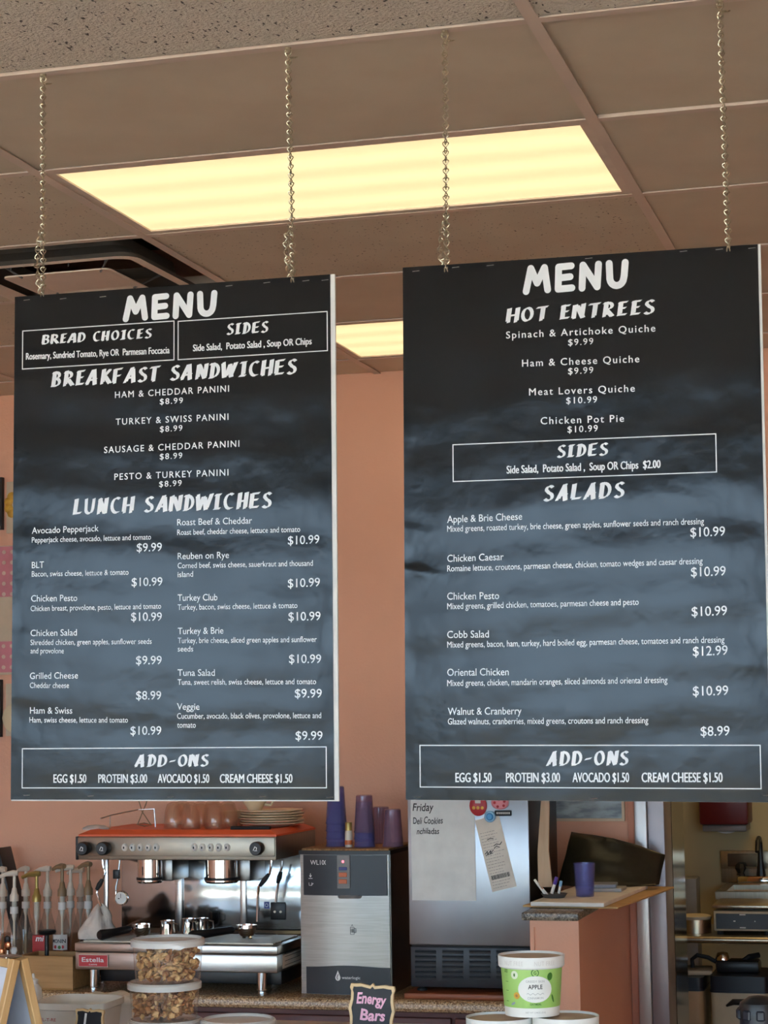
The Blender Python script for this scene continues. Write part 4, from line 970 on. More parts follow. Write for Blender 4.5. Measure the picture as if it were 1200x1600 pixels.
# magnets
mat('magnet_red', (.50,.04,.05), .35); mat('magnet_pink', (.75,.25,.28), .4); mat('magnet_blue', (.05,.30,.62), .35); mat('magnet_yellow', (.8,.45,.08), .4)
def magnet(x, y, w, h, name, label, m, rim=None, y_=6.0585, extra=None):
    c = at(x, y, 6.055); s_ = .00195; t = thing(name, label, 'magnet', (c.x, y_, c.z), group='magnets on the ice machine')
    g = G(); lathe(g, [(0,.006),(.42,.006),(.5,.003),(.5,0),(0,0)], 22, RX(PI/2)); g.v = [(a_*w*s_, b_, c_*h*s_) for a_, b_, c_ in g.v]; obj('disc', g, m, t)
    if extra: extra(t, w*s_, h*s_)
    return t
def dots(t, w, h):
    for k in (-1,0,1):
        g = G(); lathe(g, [(0,.003),(.09*w,.001),(.10*w,0)], 10, TR(k*w*.24,-.006,-.10*h) @ RX(PI/2)); obj('yellow_dot', g, 'magnet_yellow', t)
    g = G(); rbox(g, -.16*w, .16*w, -.0085, -.0055, .12*h, .34*h, .001, 1); obj('window_patch', g, 'paper', t)
magnet(747,1259,28,32,'round_magnet','round red magnet with three yellow dots on the ice machine','magnet_red',extra=dots)
def petals(t, w, h):
    for k in range(5):
        g = G(); lathe(g, [(0,.003),(.07*w,.001),(.08*w,0)], 8, TR(w*.30*math.cos(k*1.26+.5),-.006,h*.26*math.sin(k*1.26+.5)-.04*h) @ RX(PI/2)); obj('red_spot', g, 'magnet_red', t)
magnet(781,1254,28,22,'oval_magnet','pink oval magnet with red spots on the ice machine','magnet_pink',extra=petals)
def blue_c(t, w, h):
    g = G(); lathe(g, [(0,.004),(.24*w,.003),(.32*w,0)], 16, TR(0,-.006,0) @ RX(PI/2)); obj('raised_centre', g, 'magnet_blue', t)
mat('magnet_sky', (.25,.50,.72), .4); magnet(765.5,1276,18,18,'round_magnet','small blue round magnet holding the receipt','magnet_sky',y_=6.0575,extra=blue_c)
c = at(786,1270.5,6.055); t = thing('bar_magnet', 'black bar magnet with white letters on the ice machine', 'magnet', (c.x, 6.0585, c.z), group='magnets on the ice machine')
g = G(); rbox(g, -.0265, .0265, -.004, 0, -.0085, .0085, .003); obj('plate', g, 'black_plastic', t)
g = G()
for k in range(7): box(g, -.020+k*.0062, -.0165+k*.0062, -.0045, -.004, -.003, .003)
obj('white_marks', g, 'paper', t, smooth=False)

# ---------------------------------------------------------------- on the half wall
c = at(935,1412,6.1)
def slab(pts, Y0z, name, m, label, cat, th, z):          # flat sheet lying on the cap: outline given as photo points
    P = [atz(x, y, z) for x, y in pts]; cx = sum(p.x for p in P)/len(P); cy = sum(p.y for p in P)/len(P)
    g = G(); prism(g, [(p.x-cx, p.y-cy) for p in P], 0, th); o = obj(name, g, m, loc=(cx, cy, z), smooth=False); tag(o, label, cat); return o
def sheet(x0, x1, y0, y1, rz, z, th, name, m, label, cat):
    g = G(); rbox(g, -(x1-x0)/2, (x1-x0)/2, -(y1-y0)/2, (y1-y0)/2, 0, th, .0015, 1); o = obj(name, g, m, loc=((x0+x1)/2, (y0+y1)/2, z), rot=(0,0,rz)); tag(o, label, cat); return o
sheet(-1.185,-.90,5.82,6.52,-.10,CAP,.006,'cardboard_sheet','cardboard','flat brown cardboard sheet overhanging the granite cap','cardboard')
sheet(-1.172,-.955,5.80,6.42,-.06,CAP+.0062,.012,'paper_stack','paper','stack of cream papers on the cardboard sheet','papers')
SZ = CAP+.0184
p = at(866,1400,5.95); t = thing('pen_tray', 'dark grey dish of pens on the paper stack', 'pen holder', (p.x, 5.95, SZ))
mat('dish_grey', (.10,.09,.085), .5)
g = G(); lathe(g, [(0,0),(.030,0),(.040,.012),(.037,.012),(.028,.003),(0,.003)], 20); obj('dish', g, 'dish_grey', t)
for i, (x0, y0, x1, y1, m, r, lab) in enumerate(((862,1396,870,1370,'btn_purple','.005','purple capped pen leaning in the grey dish'),(873,1396,877,1376,'magnet_sky','.004','teal pen leaning in the grey dish'),(852,1400,835,1374,'paper','.0035','white pen leaning left in the grey dish'),(856,1402,842,1382,'chrome','.0025','thin steel pen lying in the grey dish'))):
    if 'btn_purple' not in MAT: mat('btn_purple', (.10,.05,.30), .35)
    a, b = at(x0, y0, 5.95), at(x1, y1, 5.95); a.z = max(a.z, SZ+.008); d = b-a; tt_ = thing('pen', lab, 'pen', a, group='pens in the grey dish'); r = float(r)
    g = G(); tube(g, [d*0, d*.55], r, 8); obj('barrel', g, 'paper', tt_); g = G(); tube(g, [d*.55, d*.97, d], [r*1.15, r*1.15, r*.8], 8); obj('cap', g, m, tt_)
p = at(914,1394,6.0); g = G(); H_ = .098
lathe(g, [(0,0),(.026,0),(.027,.003),(.0325,H_),(.030,H_),(.0245,.005),(0,.004)], 24); o = obj('plastic_tumbler', g, 'blue_plastic', loc=(p.x, 6.0, SZ)); tag(o, 'upright blue plastic tumbler on the paper stack before the black bag', 'cup')
mat('book_blue', (.30,.34,.40), .5); mat('book_grey', (.45,.45,.43), .5)
for i, (x, w, m, lab) in enumerate(((950,.10,'book_grey','lower grey booklet right of the blue tumbler'),(945,.075,'book_blue','upper blue-grey booklet right of the blue tumbler'))):
    p = at(x,1390,6.2); g = G(); rbox(g, -w/2, w/2, -.05, .05, 0, .011, .002, 1); o = obj('booklet', g, m, loc=(p.x, 6.2, SZ+.0112*i), rot=(0,0,.1*i)); tag(o, lab, 'book', 'booklets by the blue tumbler')
# black bag leaning back, a crumpled curved sheet pocket
mat('bag_black', (.018,.016,.010), .32, c2=(.030,.026,.013), scale=6, bump=.35, bscale=14)
Yb = 6.34; top = [(879,1304),(915,1308),(950,1313),(990,1325),(1029,1341)]; bot = [(862,1402),(905,1404),(945,1406),(985,1407),(1021,1408)]
c = at(945,1405,Yb); nu, nv = 24, 12; vs, fs = [], []
def lerp_poly(P, q):
    k = min(len(P)-2, int(q*(len(P)-1))); f = q*(len(P)-1)-k; return (P[k][0]+(P[k+1][0]-P[k][0])*f, P[k][1]+(P[k+1][1]-P[k][1])*f)
for side in (0, 1):
    for j in range(nv+1):
        for i in range(nu+1):
            q = i/nu; a_, b_ = lerp_poly(top, q), lerp_poly(bot, q); s_ = j/nv
            x, y = b_[0]+(a_[0]-b_[0])*s_, b_[1]+(a_[1]-b_[1])*s_; p = at(x, y, Yb); dv = noise.noise(Vector((q*5, s_*4, 1)))*.012
            bul = .016*math.sin(PI*q)*(1-s_*.7); yy = .13*s_*.8 - .05*(q-.5)**2*4*(-1) + dv
            vs.append((p.x-c.x, yy+(bul+.002 if side else -bul), max(0, p.z-SZ)))
N = (nu+1)*(nv+1)
for side in (0,1):
    for j in range(nv):
        for i in range(nu): a_ = side*N+j*(nu+1)+i; fs.append((a_,a_+1,a_+nu+2,a_+nu+1))
per = [i for i in range(nu+1)]+[j*(nu+1)+nu for j in range(1,nv+1)]+[nv*(nu+1)+i for i in range(nu-1,-1,-1)]+[j*(nu+1) for j in range(nv-1,0,-1)]
for k in range(len(per)): l = (k+1)%len(per); fs.append((per[k],per[l],N+per[l],N+per[k]))
g = G(); g.add(vs, fs); o = obj('black_bag', g, 'bag_black', loc=(c.x, Yb, SZ), ang=70); tag(o, 'large black crumpled plastic bag standing on the half wall', 'bag')
# long wooden paddle
Yp = 5.99; P = [at(x, y, Yp) for x, y in ((841,1386),(863,1386),(857,1330),(858,1255),(859,1180),(847,1180),(845,1255),(840,1330))]
c = P[0].copy(); g = G(); prism(g, [(p.x-c.x, max(0, p.z-SZ)) for p in P], 0, .012, XZ); o = obj('wooden_paddle', g, 'wood_pale', loc=(c.x, Yp+.012, SZ), smooth=False); tag(o, 'tall pale wooden paddle standing beside the ice machine', 'paddle')
# painting on the pink wall
mat('painting_blue', (.36,.46,.52), .4, c2=(.16,.20,.24), scale=14, stretch=(1,1,3), lo=.40, hi=.60, detail=5); mat('frame_cream', (.62,.50,.36), .5)
a, b = at(862,1283,WALL_Y-.01), at(973,1150,WALL_Y-.01); t = thing('framed_painting', 'grey-blue painting in a thin cream frame on the pink wall', 'picture', ((a.x+b.x)/2, WALL_Y-.001, a.z))
w, h = (b.x-a.x)/2, b.z-a.z; g = G(); ring_prism(g, [(-w,0),(w,0),(w,h),(-w,h)], [(-w+.009,.009),(w-.009,.009),(w-.009,h-.009),(-w+.009,h-.009)], 0, .016, XZ); obj('frame', g, 'frame_cream', t, smooth=False)
g = G(); box(g, -w+.008, w-.008, -.008, -.001, .008, h-.008); obj('canvas', g, 'painting_blue', t, smooth=False)
# pictures at the left edge
mat('frame_black', (.012,.010,.010), .4); mat('mat_white', (.66,.62,.58), .5, c2=(.60,.56,.52), scale=3); mat('flower_yellow', (.70,.42,.05), .5, c2=(.45,.22,.03), scale=30)
def wall_picture(x0, y0, x1, y1, label, kind):
    a, b = at(x0, y1, WALL_Y-.01), at(x1, y0, WALL_Y-.01); w, h = b.x-a.x, b.z-a.z
    t = thing('wall_picture', label, 'picture', (b.x, WALL_Y-.001, a.z), group='pictures on the wall at left')
    g = G()
    if kind != 'poster':
        f = .022; ring_prism(g, [(-w,0),(0,0),(0,h),(-w,h)], [(-w+f,f*.2),(-f,f*.2),(-f,h-f*.2),(-w+f,h-f*.2)], 0, .02, XZ); obj('frame', g, 'frame_black' , t, smooth=False)
    g = G(); box(g, -w+.004, -.004, -.012, -.001, .004, h-.004); obj('print', g, 'mat_white' if kind != 'poster' else 'frame_cream', t, smooth=False)
    return t, w, h
t, w, h = wall_picture(-190,746,5,836,'black framed print at the left edge beside the sandwich board','a')
t, w, h = wall_picture(9,745,140,835,'white print with a yellow flower beside the sandwich board','poster')
g = G(); q = at(19,789,WALL_Y-.01)-t.location
for k in range(9):
    lathe(g, [(0,.006),(.014,.003),(.018,0)], 8, TR(q.x+.026*math.cos(k*.7)+.012, -.012, q.z+.034*math.sin(k*.7)) @ RX(PI/2))
obj('yellow_flower', g, 'flower_yellow', t)
mat('polka_pink', (.62,.22,.26), .5); mat('polka_cream', (.70,.52,.44), .5)
t, w, h = wall_picture(-180,846,130,1060,'pink polka dot poster with a cream band at the left edge','poster')
g = G(); box(g, -w+.006, -.006, -.0135, -.0119, h*.60, h*.985); obj('pink_field', g, 'polka_pink', t, smooth=False)
g = G(); box(g, -w+.006, -.006, -.0135, -.0119, .012, h*.26); obj('pink_field', g, 'polka_pink', t, smooth=False)
g = G()
for zz0, zz1 in ((h*.62,h*.97),(.03,h*.25)):
    z = zz0
    while z < zz1:
        x = -.02
        while x > -w+.02: lathe(g, [(0,.0018),(.0075,.0014),(.0075,0)], 8, TR(x,-.0133,z) @ RX(PI/2)); x -= .032
        z += .038
obj('polka_dots', g, 'polka_cream', t)
t, w, h = wall_picture(-190,1062,3,1154,'lower black framed print at the left edge','a')
t, w, h = wall_picture(8,1064,140,1152,'grey print with a cream round shape near board bottom left','poster')
g = G(); q = at(14,1122,WALL_Y-.01)-t.location; lathe(g, [(0,.004),(.05,.002),(.055,0)], 20, TR(q.x+.03,-.012,q.z) @ RX(PI/2)); obj('cream_disc', g, 'cream_china', t)

# ---------------------------------------------------------------- syrup bottles with pumps
clear('syrup_amber', (.80,.55,.32), .05, .10, haze_col=(.35,.16,.05)); clear('syrup_dark', (.30,.16,.10), .05, .25, haze_col=(.10,.04,.02)); clear('syrup_pale', (.90,.84,.74), .05, .08, haze_col=(.7,.6,.45))
mat('label_white', (.74,.71,.68), .6, c2=(.66,.63,.60)); mat('label_dark', (.03,.03,.04), .5); mat('label_red', (.52,.05,.05), .5); mat('leaf_green', (.10,.22,.06), .5)
def bottle(x, ytop, Y, pm, liq, nz, label, neck_label=True, big=None):
    p = at(x, 1500, Y); ht_ = at(x, ytop, Y).z-CT; t = thing('syrup_bottle', label, 'bottle', (p.x, Y, CT), (0,0,0), 'syrup bottles with pumps by the wall')
    s_ = ht_/.405; r = .0295
    g = G(); lathe(g, [(0,0),(r,0),(r+.0005,.006),(r+.0005,.165*s_),(r*.9,.185*s_),(.0135,.235*s_),(.0125,.285*s_),(.014,.288*s_),(.014,.296*s_),(.0105,.296*s_)], 20); obj('bottle_glass', g, 'bottle_glass', t)
    g = G(); lathe(g, [(0,.004),(r-.003,.004),(r-.003,.155*s_),(0,.155*s_)], 16); obj('syrup', g, liq, t)
    if neck_label:
        g = G(); lathe(g, [(.0135,.250*s_),(.0138,.250*s_),(.0134,.276*s_),(.0131,.276*s_)], 16); o = obj('neck_label', g, 'label_white', t)
    g = G(); lathe(g, [(0,.300*s_),(.015,.297*s_),(.0152,.318*s_),(.011,.326*s_),(.0075,.345*s_),(.004,.350*s_),(0,.350*s_)], 18); obj('pump_collar', g, pm, t)
    g = G(); tube(g, [(0,0,.02),(0,0,.22*s_),(0,0,.24*s_),(0,0,.30*s_)], [.004,.004,.0085,.0085], 8); obj('dip_tube', g, 'pump_cream', t)
    g = G(); tube(g, [(0,0,.345*s_),(0,0,.395*s_)], .0058, 8); obj('plunger', g, pm, t)
    a = nz; d = Vector((math.cos(a), math.sin(a), 0)); g = G()
    tube(g, [-d*.012+Vector((0,0,.402*s_)), d*.004+Vector((0,0,.402*s_)), d*.03+Vector((0,0,.398*s_)), d*.052+Vector((0,0,.388*s_))], [.0085,.0105,.0075,.0055], 8); obj('pump_nozzle', g, pm, t)
    if big:
        lm, txt, z0, z1, tc = big; n = 12; vs = []
        for k in range(n+1):
            an = -PI/2-1.0+2.0*k/n
            vs += [((r+.0012)*math.cos(an), (r+.0012)*math.sin(an), z) for z in (z0, z1)]
        g = G(); g.add(vs, [(2*k,2*k+2,2*k+3,2*k+1) for k in range(n)]); o = obj('body_label', g, lm, t)
        w_ = sign_text(txt, -.023, .023, z0+(z1-z0)*.46, (z1-z0)*.24, -r-.0016, tc, o, off=.02)
        me = w_.data
        for v in me.vertices: v.co.y = -math.sqrt(max(1e-6, (r+.0016)**2-v.co.x**2))
        for k, (ux, uz, m_) in enumerate(((-.010,.2,'label_red'),(.004,.18,'leaf_green'),(.014,.2,'label_red'))):
            g = G(); lathe(g, [(0,.001),(.005,.0006),(.006,0)], 8, TR(ux, -math.sqrt((r+.0014)**2-ux*ux), z0+(z1-z0)*uz) @ RX(PI/2)); obj('fruit_print', g, m_, o)
    return t
BACK, FRONT = 6.42, 6.25
bl = [(-14,1356,FRONT,'pump_cream','syrup_pale','at the far left edge'),(4,1357,BACK,'pump_cream','syrup_amber','second in the row from the left edge'),(22,1363,FRONT,'pump_cream','syrup_pale','third in the row, short and pale'),
 (40,1356,BACK,'pump_cream','syrup_pale','behind the gold pump bottle at left'),(57,1364,FRONT,'pump_gold','syrup_amber','with the gold pump'),(74,1356,BACK,'pump_cream','syrup_pale','right of the gold pump bottle'),
 (97,1352,FRONT,'pump_brown','syrup_amber','with brown pump and white fruit label'),(110,1354,BACK,'pump_cream','syrup_pale','right of the brown pump bottle'),(126,1358,BACK+.08,'pump_cream','syrup_pale','partly hidden near the machine'),(138,1349,FRONT,'pump_brown','syrup_dark','with brown pump closest to the espresso machine')]
for i, (x, yt, Y, pm, lq, lab) in enumerate(bl):
    big = None
    if x == 97: big = ('label_white','MONIN',.105,.155,'ink_black')
    if x == 138: big = ('label_dark','MONIN',.030,.085,'paper')
    bottle(x, yt, Y, pm, lq, PI+random.uniform(-.1,.5) if i % 3 else PI-.5, 'syrup bottle with '+pm.split('_')[1]+' pump '+lab if 'pump' not in lab else 'syrup bottle '+lab, pm != 'pump_gold', big)
# gold bottle has a foil sleeve
# wooden crate and bits
a, b = at(68,1553,6.04), at(113,1495,6.04); x0 = at(44,1500,6.12).x
t = thing('wooden_crate', 'small open wooden box before the syrup bottles', 'crate', ((x0+b.x)/2, 6.12, CT)); w = (b.x-x0)/2; h = b.z-CT
for nm, e in (('side_board',(-w,w,-.075,-.063,.004,h)),('side_board',(-w,w,.055,.067,.004,h)),('end_board',(-w,-w+.012,-.0628,.0548,.004,h)),('end_board',(w-.012,w,-.0628,.0548,.004,h)),('bottom_board',(-w,w,-.075,.067,0,.0039))):
    g = G(); rbox(g, *e, .0015, 1); obj(nm, g, 'wood_light', t)
g = G(); rbox(g, -w-.001, -w+.022, -.078, -.0745, .0, h+.001, .001, 1); obj('corner_post', g, 'wood_light', t)
CX = (x0+b.x)/2
p = at(71,1497,6.1); t = thing('coffee_tamper', 'black T-shaped tamper standing in the wooden box', 'tamper', (p.x, 6.11, CT+.004))
zt = at(76,1453,6.11).z-CT-.004; g = G(); lathe(g, [(0,0),(.020,0),(.020,.012),(.007,.018),(.007,zt-.016),(.0,zt-.016)], 16); obj('stem', g, 'black_plastic', t)
g = G(); lathe(g, [(0,zt-.018),(.024,zt-.014),(.031,zt-.006),(.028,zt),(0,zt+.001)], 20); obj('flat_top', g, 'black_plastic', t)
a, b = at(45,1490,6.17), at(67,1463,6.17); t = thing('red_packet', 'red packet with white writing behind the wooden box', 'packet', ((a.x+b.x)/2, 6.205, CT)); w = (b.x-a.x)/2; h = b.z-CT
g = G(); rbox(g, -w, w, -.010, .010, 0, h, .002, 1); obj('carton', g, 'label_red', t); sign_text('mi', -w*.5, w*.7, h*.88, .018, -.0106, 'white_paint', t, off=.02, sh=.2)
t = thing('utensil_crock', 'dark crock of spoons and brushes at the left edge', 'crock', (at(18,1500,6.08).x-.03, 6.09, CT)); g = G()
zc = at(22,1496,6.09).z-CT; lathe(g, [(0,0),(.052,0),(.056,zc*.5),(.054,zc),(.049,zc),(.05,.01),(0,.01)], 24); obj('pot', g, 'black_plastic', t)
for i, (dx_, dy_, hh, m_, lab) in enumerate(((-.030,-.01,.03,'btn_blue','blue handled brush'),(-.012,-.025,.012,'label_white','white spoon'),(.004,-.03,.010,'copper','copper spoon'),(.022,-.02,.030,'copper','copper whisk'),(.036,-.005,.014,'label_white','pale spoon'),(.0,.02,.045,'black_plastic','black ladle'))):
    tt_ = thing('utensil', lab+' standing in the dark crock', 'utensil', t.location+Vector((dx_*.7, dy_*.7, .012)), group='utensils in the dark crock')
    L_ = zc+hh; g = G(); tube(g, [(0,0,0),(dx_*.3,dy_*.3,L_-.012)], .003, 7); obj('shaft', g, 'steel', tt_)
    g = G(); M_ = TR(dx_*.3,dy_*.3,L_-.016); lathe(g, [(0,-.004),(.008,.002),(.012,.012),(.010,.022),(0,.028)], 14, M_, 1, .7); obj('head', g, m_, tt_)
a, b = at(-30,1332,6.36), at(2,1420,6.36); d = b-a
t = thing('tablet_stand', 'black slanted stand edge among the syrup bottles at far left', 'stand', (b.x+.035, 6.52, CT))
L_ = math.hypot(a.x-b.x-.035-.02, a.z-CT); an = math.atan2(-(b.x+.035-a.x), a.z-CT); g = G(); rbox(g, -.014, .014, -.05, .05, 0, L_, .004); o = obj('back_plate', g, 'black_plastic', t, rot=(0, an, 0))
g = G(); rbox(g, -.06, .02, -.055, .055, 0, .008, .003); obj('foot_plate', g, 'black_plastic', t)

# ---------------------------------------------------------------- kitchen seen through the doorway
mat('towel_red', (.10,.006,.008), .35); mat('kitchen_steel', (.52,.47,.36), .32, 1, c2=(.46,.41,.31), scale=9, stretch=(20,1,1)); mat('bin_beige', (.52,.44,.30), .5); mat('bin_tan', (.44,.30,.16), .5)
mat('lamp_warm', (.8,.7,.5), .5, emit=(1,.72,.34), estr=1.9); mat('dark_blue', (.012,.014,.022), .35)
t = thing('kitchen_lamp', 'warm ceiling light panel inside the kitchen', 'light', (-.35, 7.7, 2.75))
g = G(); ring_prism(g, rrect(-.6,.6,-.3,.3,.01), rrect(-.57,.57,-.27,.27,.01), -.03, 0); obj('frame', g, 'troffer_white', t); g = G(); box(g, -.57, .57, -.27, .27, -.022, -.018); obj('lens', g, 'lamp_warm', t, smooth=False)
KW = 8.72
a, b = at(1093,1289,KW-.18), at(1167,1200,KW-.18); t = thing('towel_dispenser', 'dark red paper towel dispenser on the kitchen wall', 'dispenser', ((a.x+b.x)/2, KW-.001, a.z-.04)); w = (b.x-a.x)/2; h = b.z-a.z
g = G(); rbox(g, -w, w, -.19, 0, .04, .04+h, .012); obj('cover', g, 'towel_red', t)
g = G(); rbox(g, -w*.9, w*.9, -.17, 0, .012, .039, .006); obj('base', g, 'panel_grey', t)
g = G(); n = 10; prism(g, [(w*.78*(2*k/n-1), -.03*math.sin(PI*k/n)) for k in range(n+1)], 0, .004, TR(0,-.10,.03) @ XZ); obj('paper_end', g, 'paper', t)
# hand sink
ZR = at(1150,1394,8.25).z; xs0 = at(1117,1394,8.25).x; xs1 = xs0+.46
t = thing('hand_sink', 'small wall-mounted steel hand sink with splashback', 'sink', ((xs0+xs1)/2, KW, ZR-.16)); w = (xs1-xs0)/2
g = G(); ring_prism(g, [(-w,-.46),(w,-.46),(w,0),(-w,0)], [(-w+.04,-.42),(w-.04,-.42),(w-.04,-.12),(-w+.04,-.12)], .13, .16); obj('rim', g, 'kitchen_steel', t, smooth=False)
g = G(); A = [(-w+.04,-.42),(w-.04,-.42),(w-.04,-.12),(-w+.04,-.12)]; B_ = [(-w+.08,-.38),(w-.08,-.38),(w-.08,-.16),(-w+.08,-.16)]
g.add([(x,y,.14) for x,y in A]+[(x,y,0) for x,y in B_], [(i,(i+1)%4,4+(i+1)%4,4+i) for i in range(4)]+[(4,5,6,7)]); obj('basin', g, 'kitchen_steel', t, smooth=False)
zb = at(1150,1329,KW-.02).z-t.location.z; xb0 = at(1127,1360,KW-.02).x-t.location.x
g = G(); rbox(g, xb0, w, -.022, -.001, .161, zb, .004); sb = obj('splashback', g, 'kitchen_steel', t)
g = G(); rbox(g, xb0, w, -.034, -.022, zb-.075, zb, .003); obj('splashback_ledge', g, 'kitchen_steel', t)
g = G(); rbox(g, xb0+.03, xb0+.16, -.0365, -.034, zb-.065, zb-.012, .001, 1); obj('maker_plate', g, 'jamb_dark', t)
fx = at(1189,1365,KW-.08).x-t.location.x; zf = at(1189,1368,KW-.08).z-t.location.z; zt = at(1189,1309,KW-.08).z-t.location.z
g = G(); rbox(g, fx-.10, fx+.10, -.10, -.035, zf-.05, zf, .012); fb = obj('faucet_body', g, 'chrome', t)
g = G(); tube(g, [(fx,-.07,zf),(fx,-.075,zf+.06),(fx,-.085,zt-.02),(fx,-.12,zt),(fx,-.18,zt-.01),(fx,-.21,zt-.05)], [.020,.012,.011,.011,.010,.010], 10); obj('spout', g, 'black_plastic', t)
for s_ in (-1,1):
    g = G(); lathe(g, [(0,.05),(.016,.048),(.024,.03),(.014,.01),(.018,0),(0,0)], 8, TR(fx+s_*.085,-.07,zf)); obj('tap_handle', g, 'black_plastic', fb)
# prep table, scale, tin
ZT = at(1130,1464,7.55).z
t = thing('prep_table', 'steel prep table with rolled front edge in the kitchen', 'table', (-.62, 7.75, 0))
g = G(); box(g, -.85, .85, -.19, .25, ZT-.022, ZT); obj('table_top', g, 'kitchen_steel', t, smooth=False)
g = G(); tube(g, [(-.85,-.19,ZT-.012),(.85,-.19,ZT-.012)], .0125, 12); obj('rolled_edge', g, 'kitchen_steel', t)
for sx in (-.8,.8):
    for sy in (-.15,.21):
        g = G(); tube(g, [(sx,sy,0),(sx,sy,ZT-.021)], .02, 10); obj('leg', g, 'kitchen_steel', t)
a, b = at(1115,1448,7.62), at(1206,1424,7.62); t = thing('kitchen_scale', 'digital kitchen scale with steel platform on the prep table', 'scale', ((a.x+b.x)/2, 7.76, ZT)); w = (b.x-a.x)/2; h = b.z-ZT
g = G(); rbox(g, -w, w, -.14, .13, .014, h, .006); obj('body', g, 'bin_beige', t)
g = G(); rbox(g, -w+.010, w-.010, -.1425, -.139, .022, h-.010, .001, 1); dp = obj('display_panel', g, 'dark_plastic', t)
g = G()
for (u, v, ww) in ((-.03,.5,.008),(0,.82,.022),(0,.18,.022),(.045,.5,.004)): box(g, u-ww/2, u+ww/2, -.1432, -.1424, .014+(h-.014)*v-.002, .014+(h-.014)*v+.002)
obj('display_marks', g, 'paper', dp, smooth=False)
g = G(); box(g, -.04, .04, -.08, .08, h, h+.008); obj('pillar', g, 'black_plastic', t, smooth=False)
g = G(); rbox(g, -w-.004, w+.004, -.14, .13, h+.008, h+.022, .005); obj('platform', g, 'kitchen_steel', t)
for sx in (-1,1):
    for sy in (-.11,.10): g = G(); lathe(g, [(0,0),(.012,0),(.012,.015),(0,.015)], 10, TR(sx*w*.8, sy, 0)); obj('foot', g, 'black_rubber', t)
p = at(1086,1454,7.68); r_ = (at(1111,1440,7.68).x-at(1062,1440,7.68).x)/2; t = thing('round_tin', 'round shallow tin with open lid beside the scale', 'tin', (p.x, 7.70, ZT)); hh = at(1086,1433,7.70).z-ZT
g = G(); lathe(g, [(0,0),(r_,0),(r_,hh),(r_*.97,hh),(r_*.96,.003),(0,.003)], 28); obj('body', g, 'kitchen_steel', t)
g = G(); lathe(g, [(r_*1.02,hh-.006),(r_*1.06,hh),(r_*1.05,hh+.006),(r_*.8,hh+.010),(0,hh+.008)], 28); obj('lid', g, 'bin_beige', t)
p = at(1077,1432,8.45); zz1 = at(1077,1372,8.45).z; g = G(); w_ = .04; rbox(g, -.06, .035, -.06, .06, 0, zz1, .006); o = obj('waste_bin', g, 'panel_grey', loc=(p.x, 8.5, 0)); tag(o, 'tall narrow grey bin against the kitchen wall', 'bin')
# bins under the table
def ingredient_bin(xa, xb, ytop, Y, m, label, handle, lidm, lh):
    a, b = at(xa, ytop, Y), at(xb, ytop, Y); w = (b.x-a.x)/2; h = a.z
    t = thing('ingredient_bin', label, 'bin', ((a.x+b.x)/2, Y+.14, 0), group='bins under the prep table')
    lay_ = [(.86,0),(.97,h-.13),(.97,h-.12),(1.0,h-.118),(1.0,h)]; g = G(); rg = []
    for s_, z in lay_: rg.append([(x*1, y*1, z) for x, y in rrect(-w*s_, w*s_, -.14*s_, .14*s_, .02*s_, 4)])
    n = len(rg[0])
    for A, B_ in zip(rg, rg[1:]): g.add(A+B_, [(i,(i+1)%n,n+(i+1)%n,n+i) for i in range(n)])
    g.add(rg[0], [tuple(range(n))]); obj('bin_body', g, m, t, ang=30)
    g = G(); ring_prism(g, rrect(-w-.004,w+.004,-.144,.144,.022,4), rrect(-w+.012,w-.012,-.125,.125,.015,4), h-.004, h+.004); g2 = G(); prism(g, rrect(-w-.002,w+.002,-.142,.142,.02,4), h+.004, h+lh); obj('bin_lid', g, lidm, t, ang=30)
    if handle:
        g = G(); tube(g, [(-w*.45,-.145,h-.05),(-w*.2,-.152,h-.035),(w*.2,-.152,h-.035),(w*.45,-.145,h-.045)], [.004,.011,.012,.005], 8); obj('handle', g, 'black_plastic', t)
    return h+lh
hb_ = ingredient_bin(1110,1200,1549,7.52,'bin_beige','beige plastic bin with black lid under the prep table',True,'dark_blue',.055)
hb2 = ingredient_bin(1040,1098,1546,7.52,'bin_tan','tan plastic bin under the prep table beside the doorway',False,'dark_blue',.045)
p = at(1092,1515,7.66); g = G(); rbox(g, -.09, .05, -.08, .08, 0, .018, .005); o = obj('cream_lid', g, 'bin_beige', loc=(p.x, 7.66, hb2), rot=(0,0,.1)); tag(o, 'cream plastic tray lying on the tan bin', 'tray')  # loose cream plastic lid on top of the tan bin
q = at(1095,1505,7.66); g = G(); tube(g, [(-.03,0,.0),(-.032,0,.03),(-.01,-.02,.048),(.03,-.02,.040),(.07,0,.015),(.085,.0,.004)], .008, 8); o = obj('black_hose', g, 'black_rubber', loc=(q.x, 7.66, hb2+.019)); tag(o, 'black looped hose on the cream tray', 'hose')
p = at(1150,1515,7.66); t = thing('hand_mixer', 'black kitchen appliance lying on the beige bin', 'appliance', (p.x, 7.66, hb_))
g = G(); rbox(g, -.07, .09, -.05, .05, 0, .045, .012); obj('body', g, 'black_plastic', t); g = G(); lathe(g, [(0,.03),(.02,.026),(.028,.01),(.028,0),(0,0)], 14, TR(-.045,-.02,.045)); obj('knob', g, 'chrome', t)
g = G(); tube(g, [(.03,0,.04),(.05,0,.055),(.085,.02,.06)], .010, 8); obj('handle', g, 'black_plastic', t)

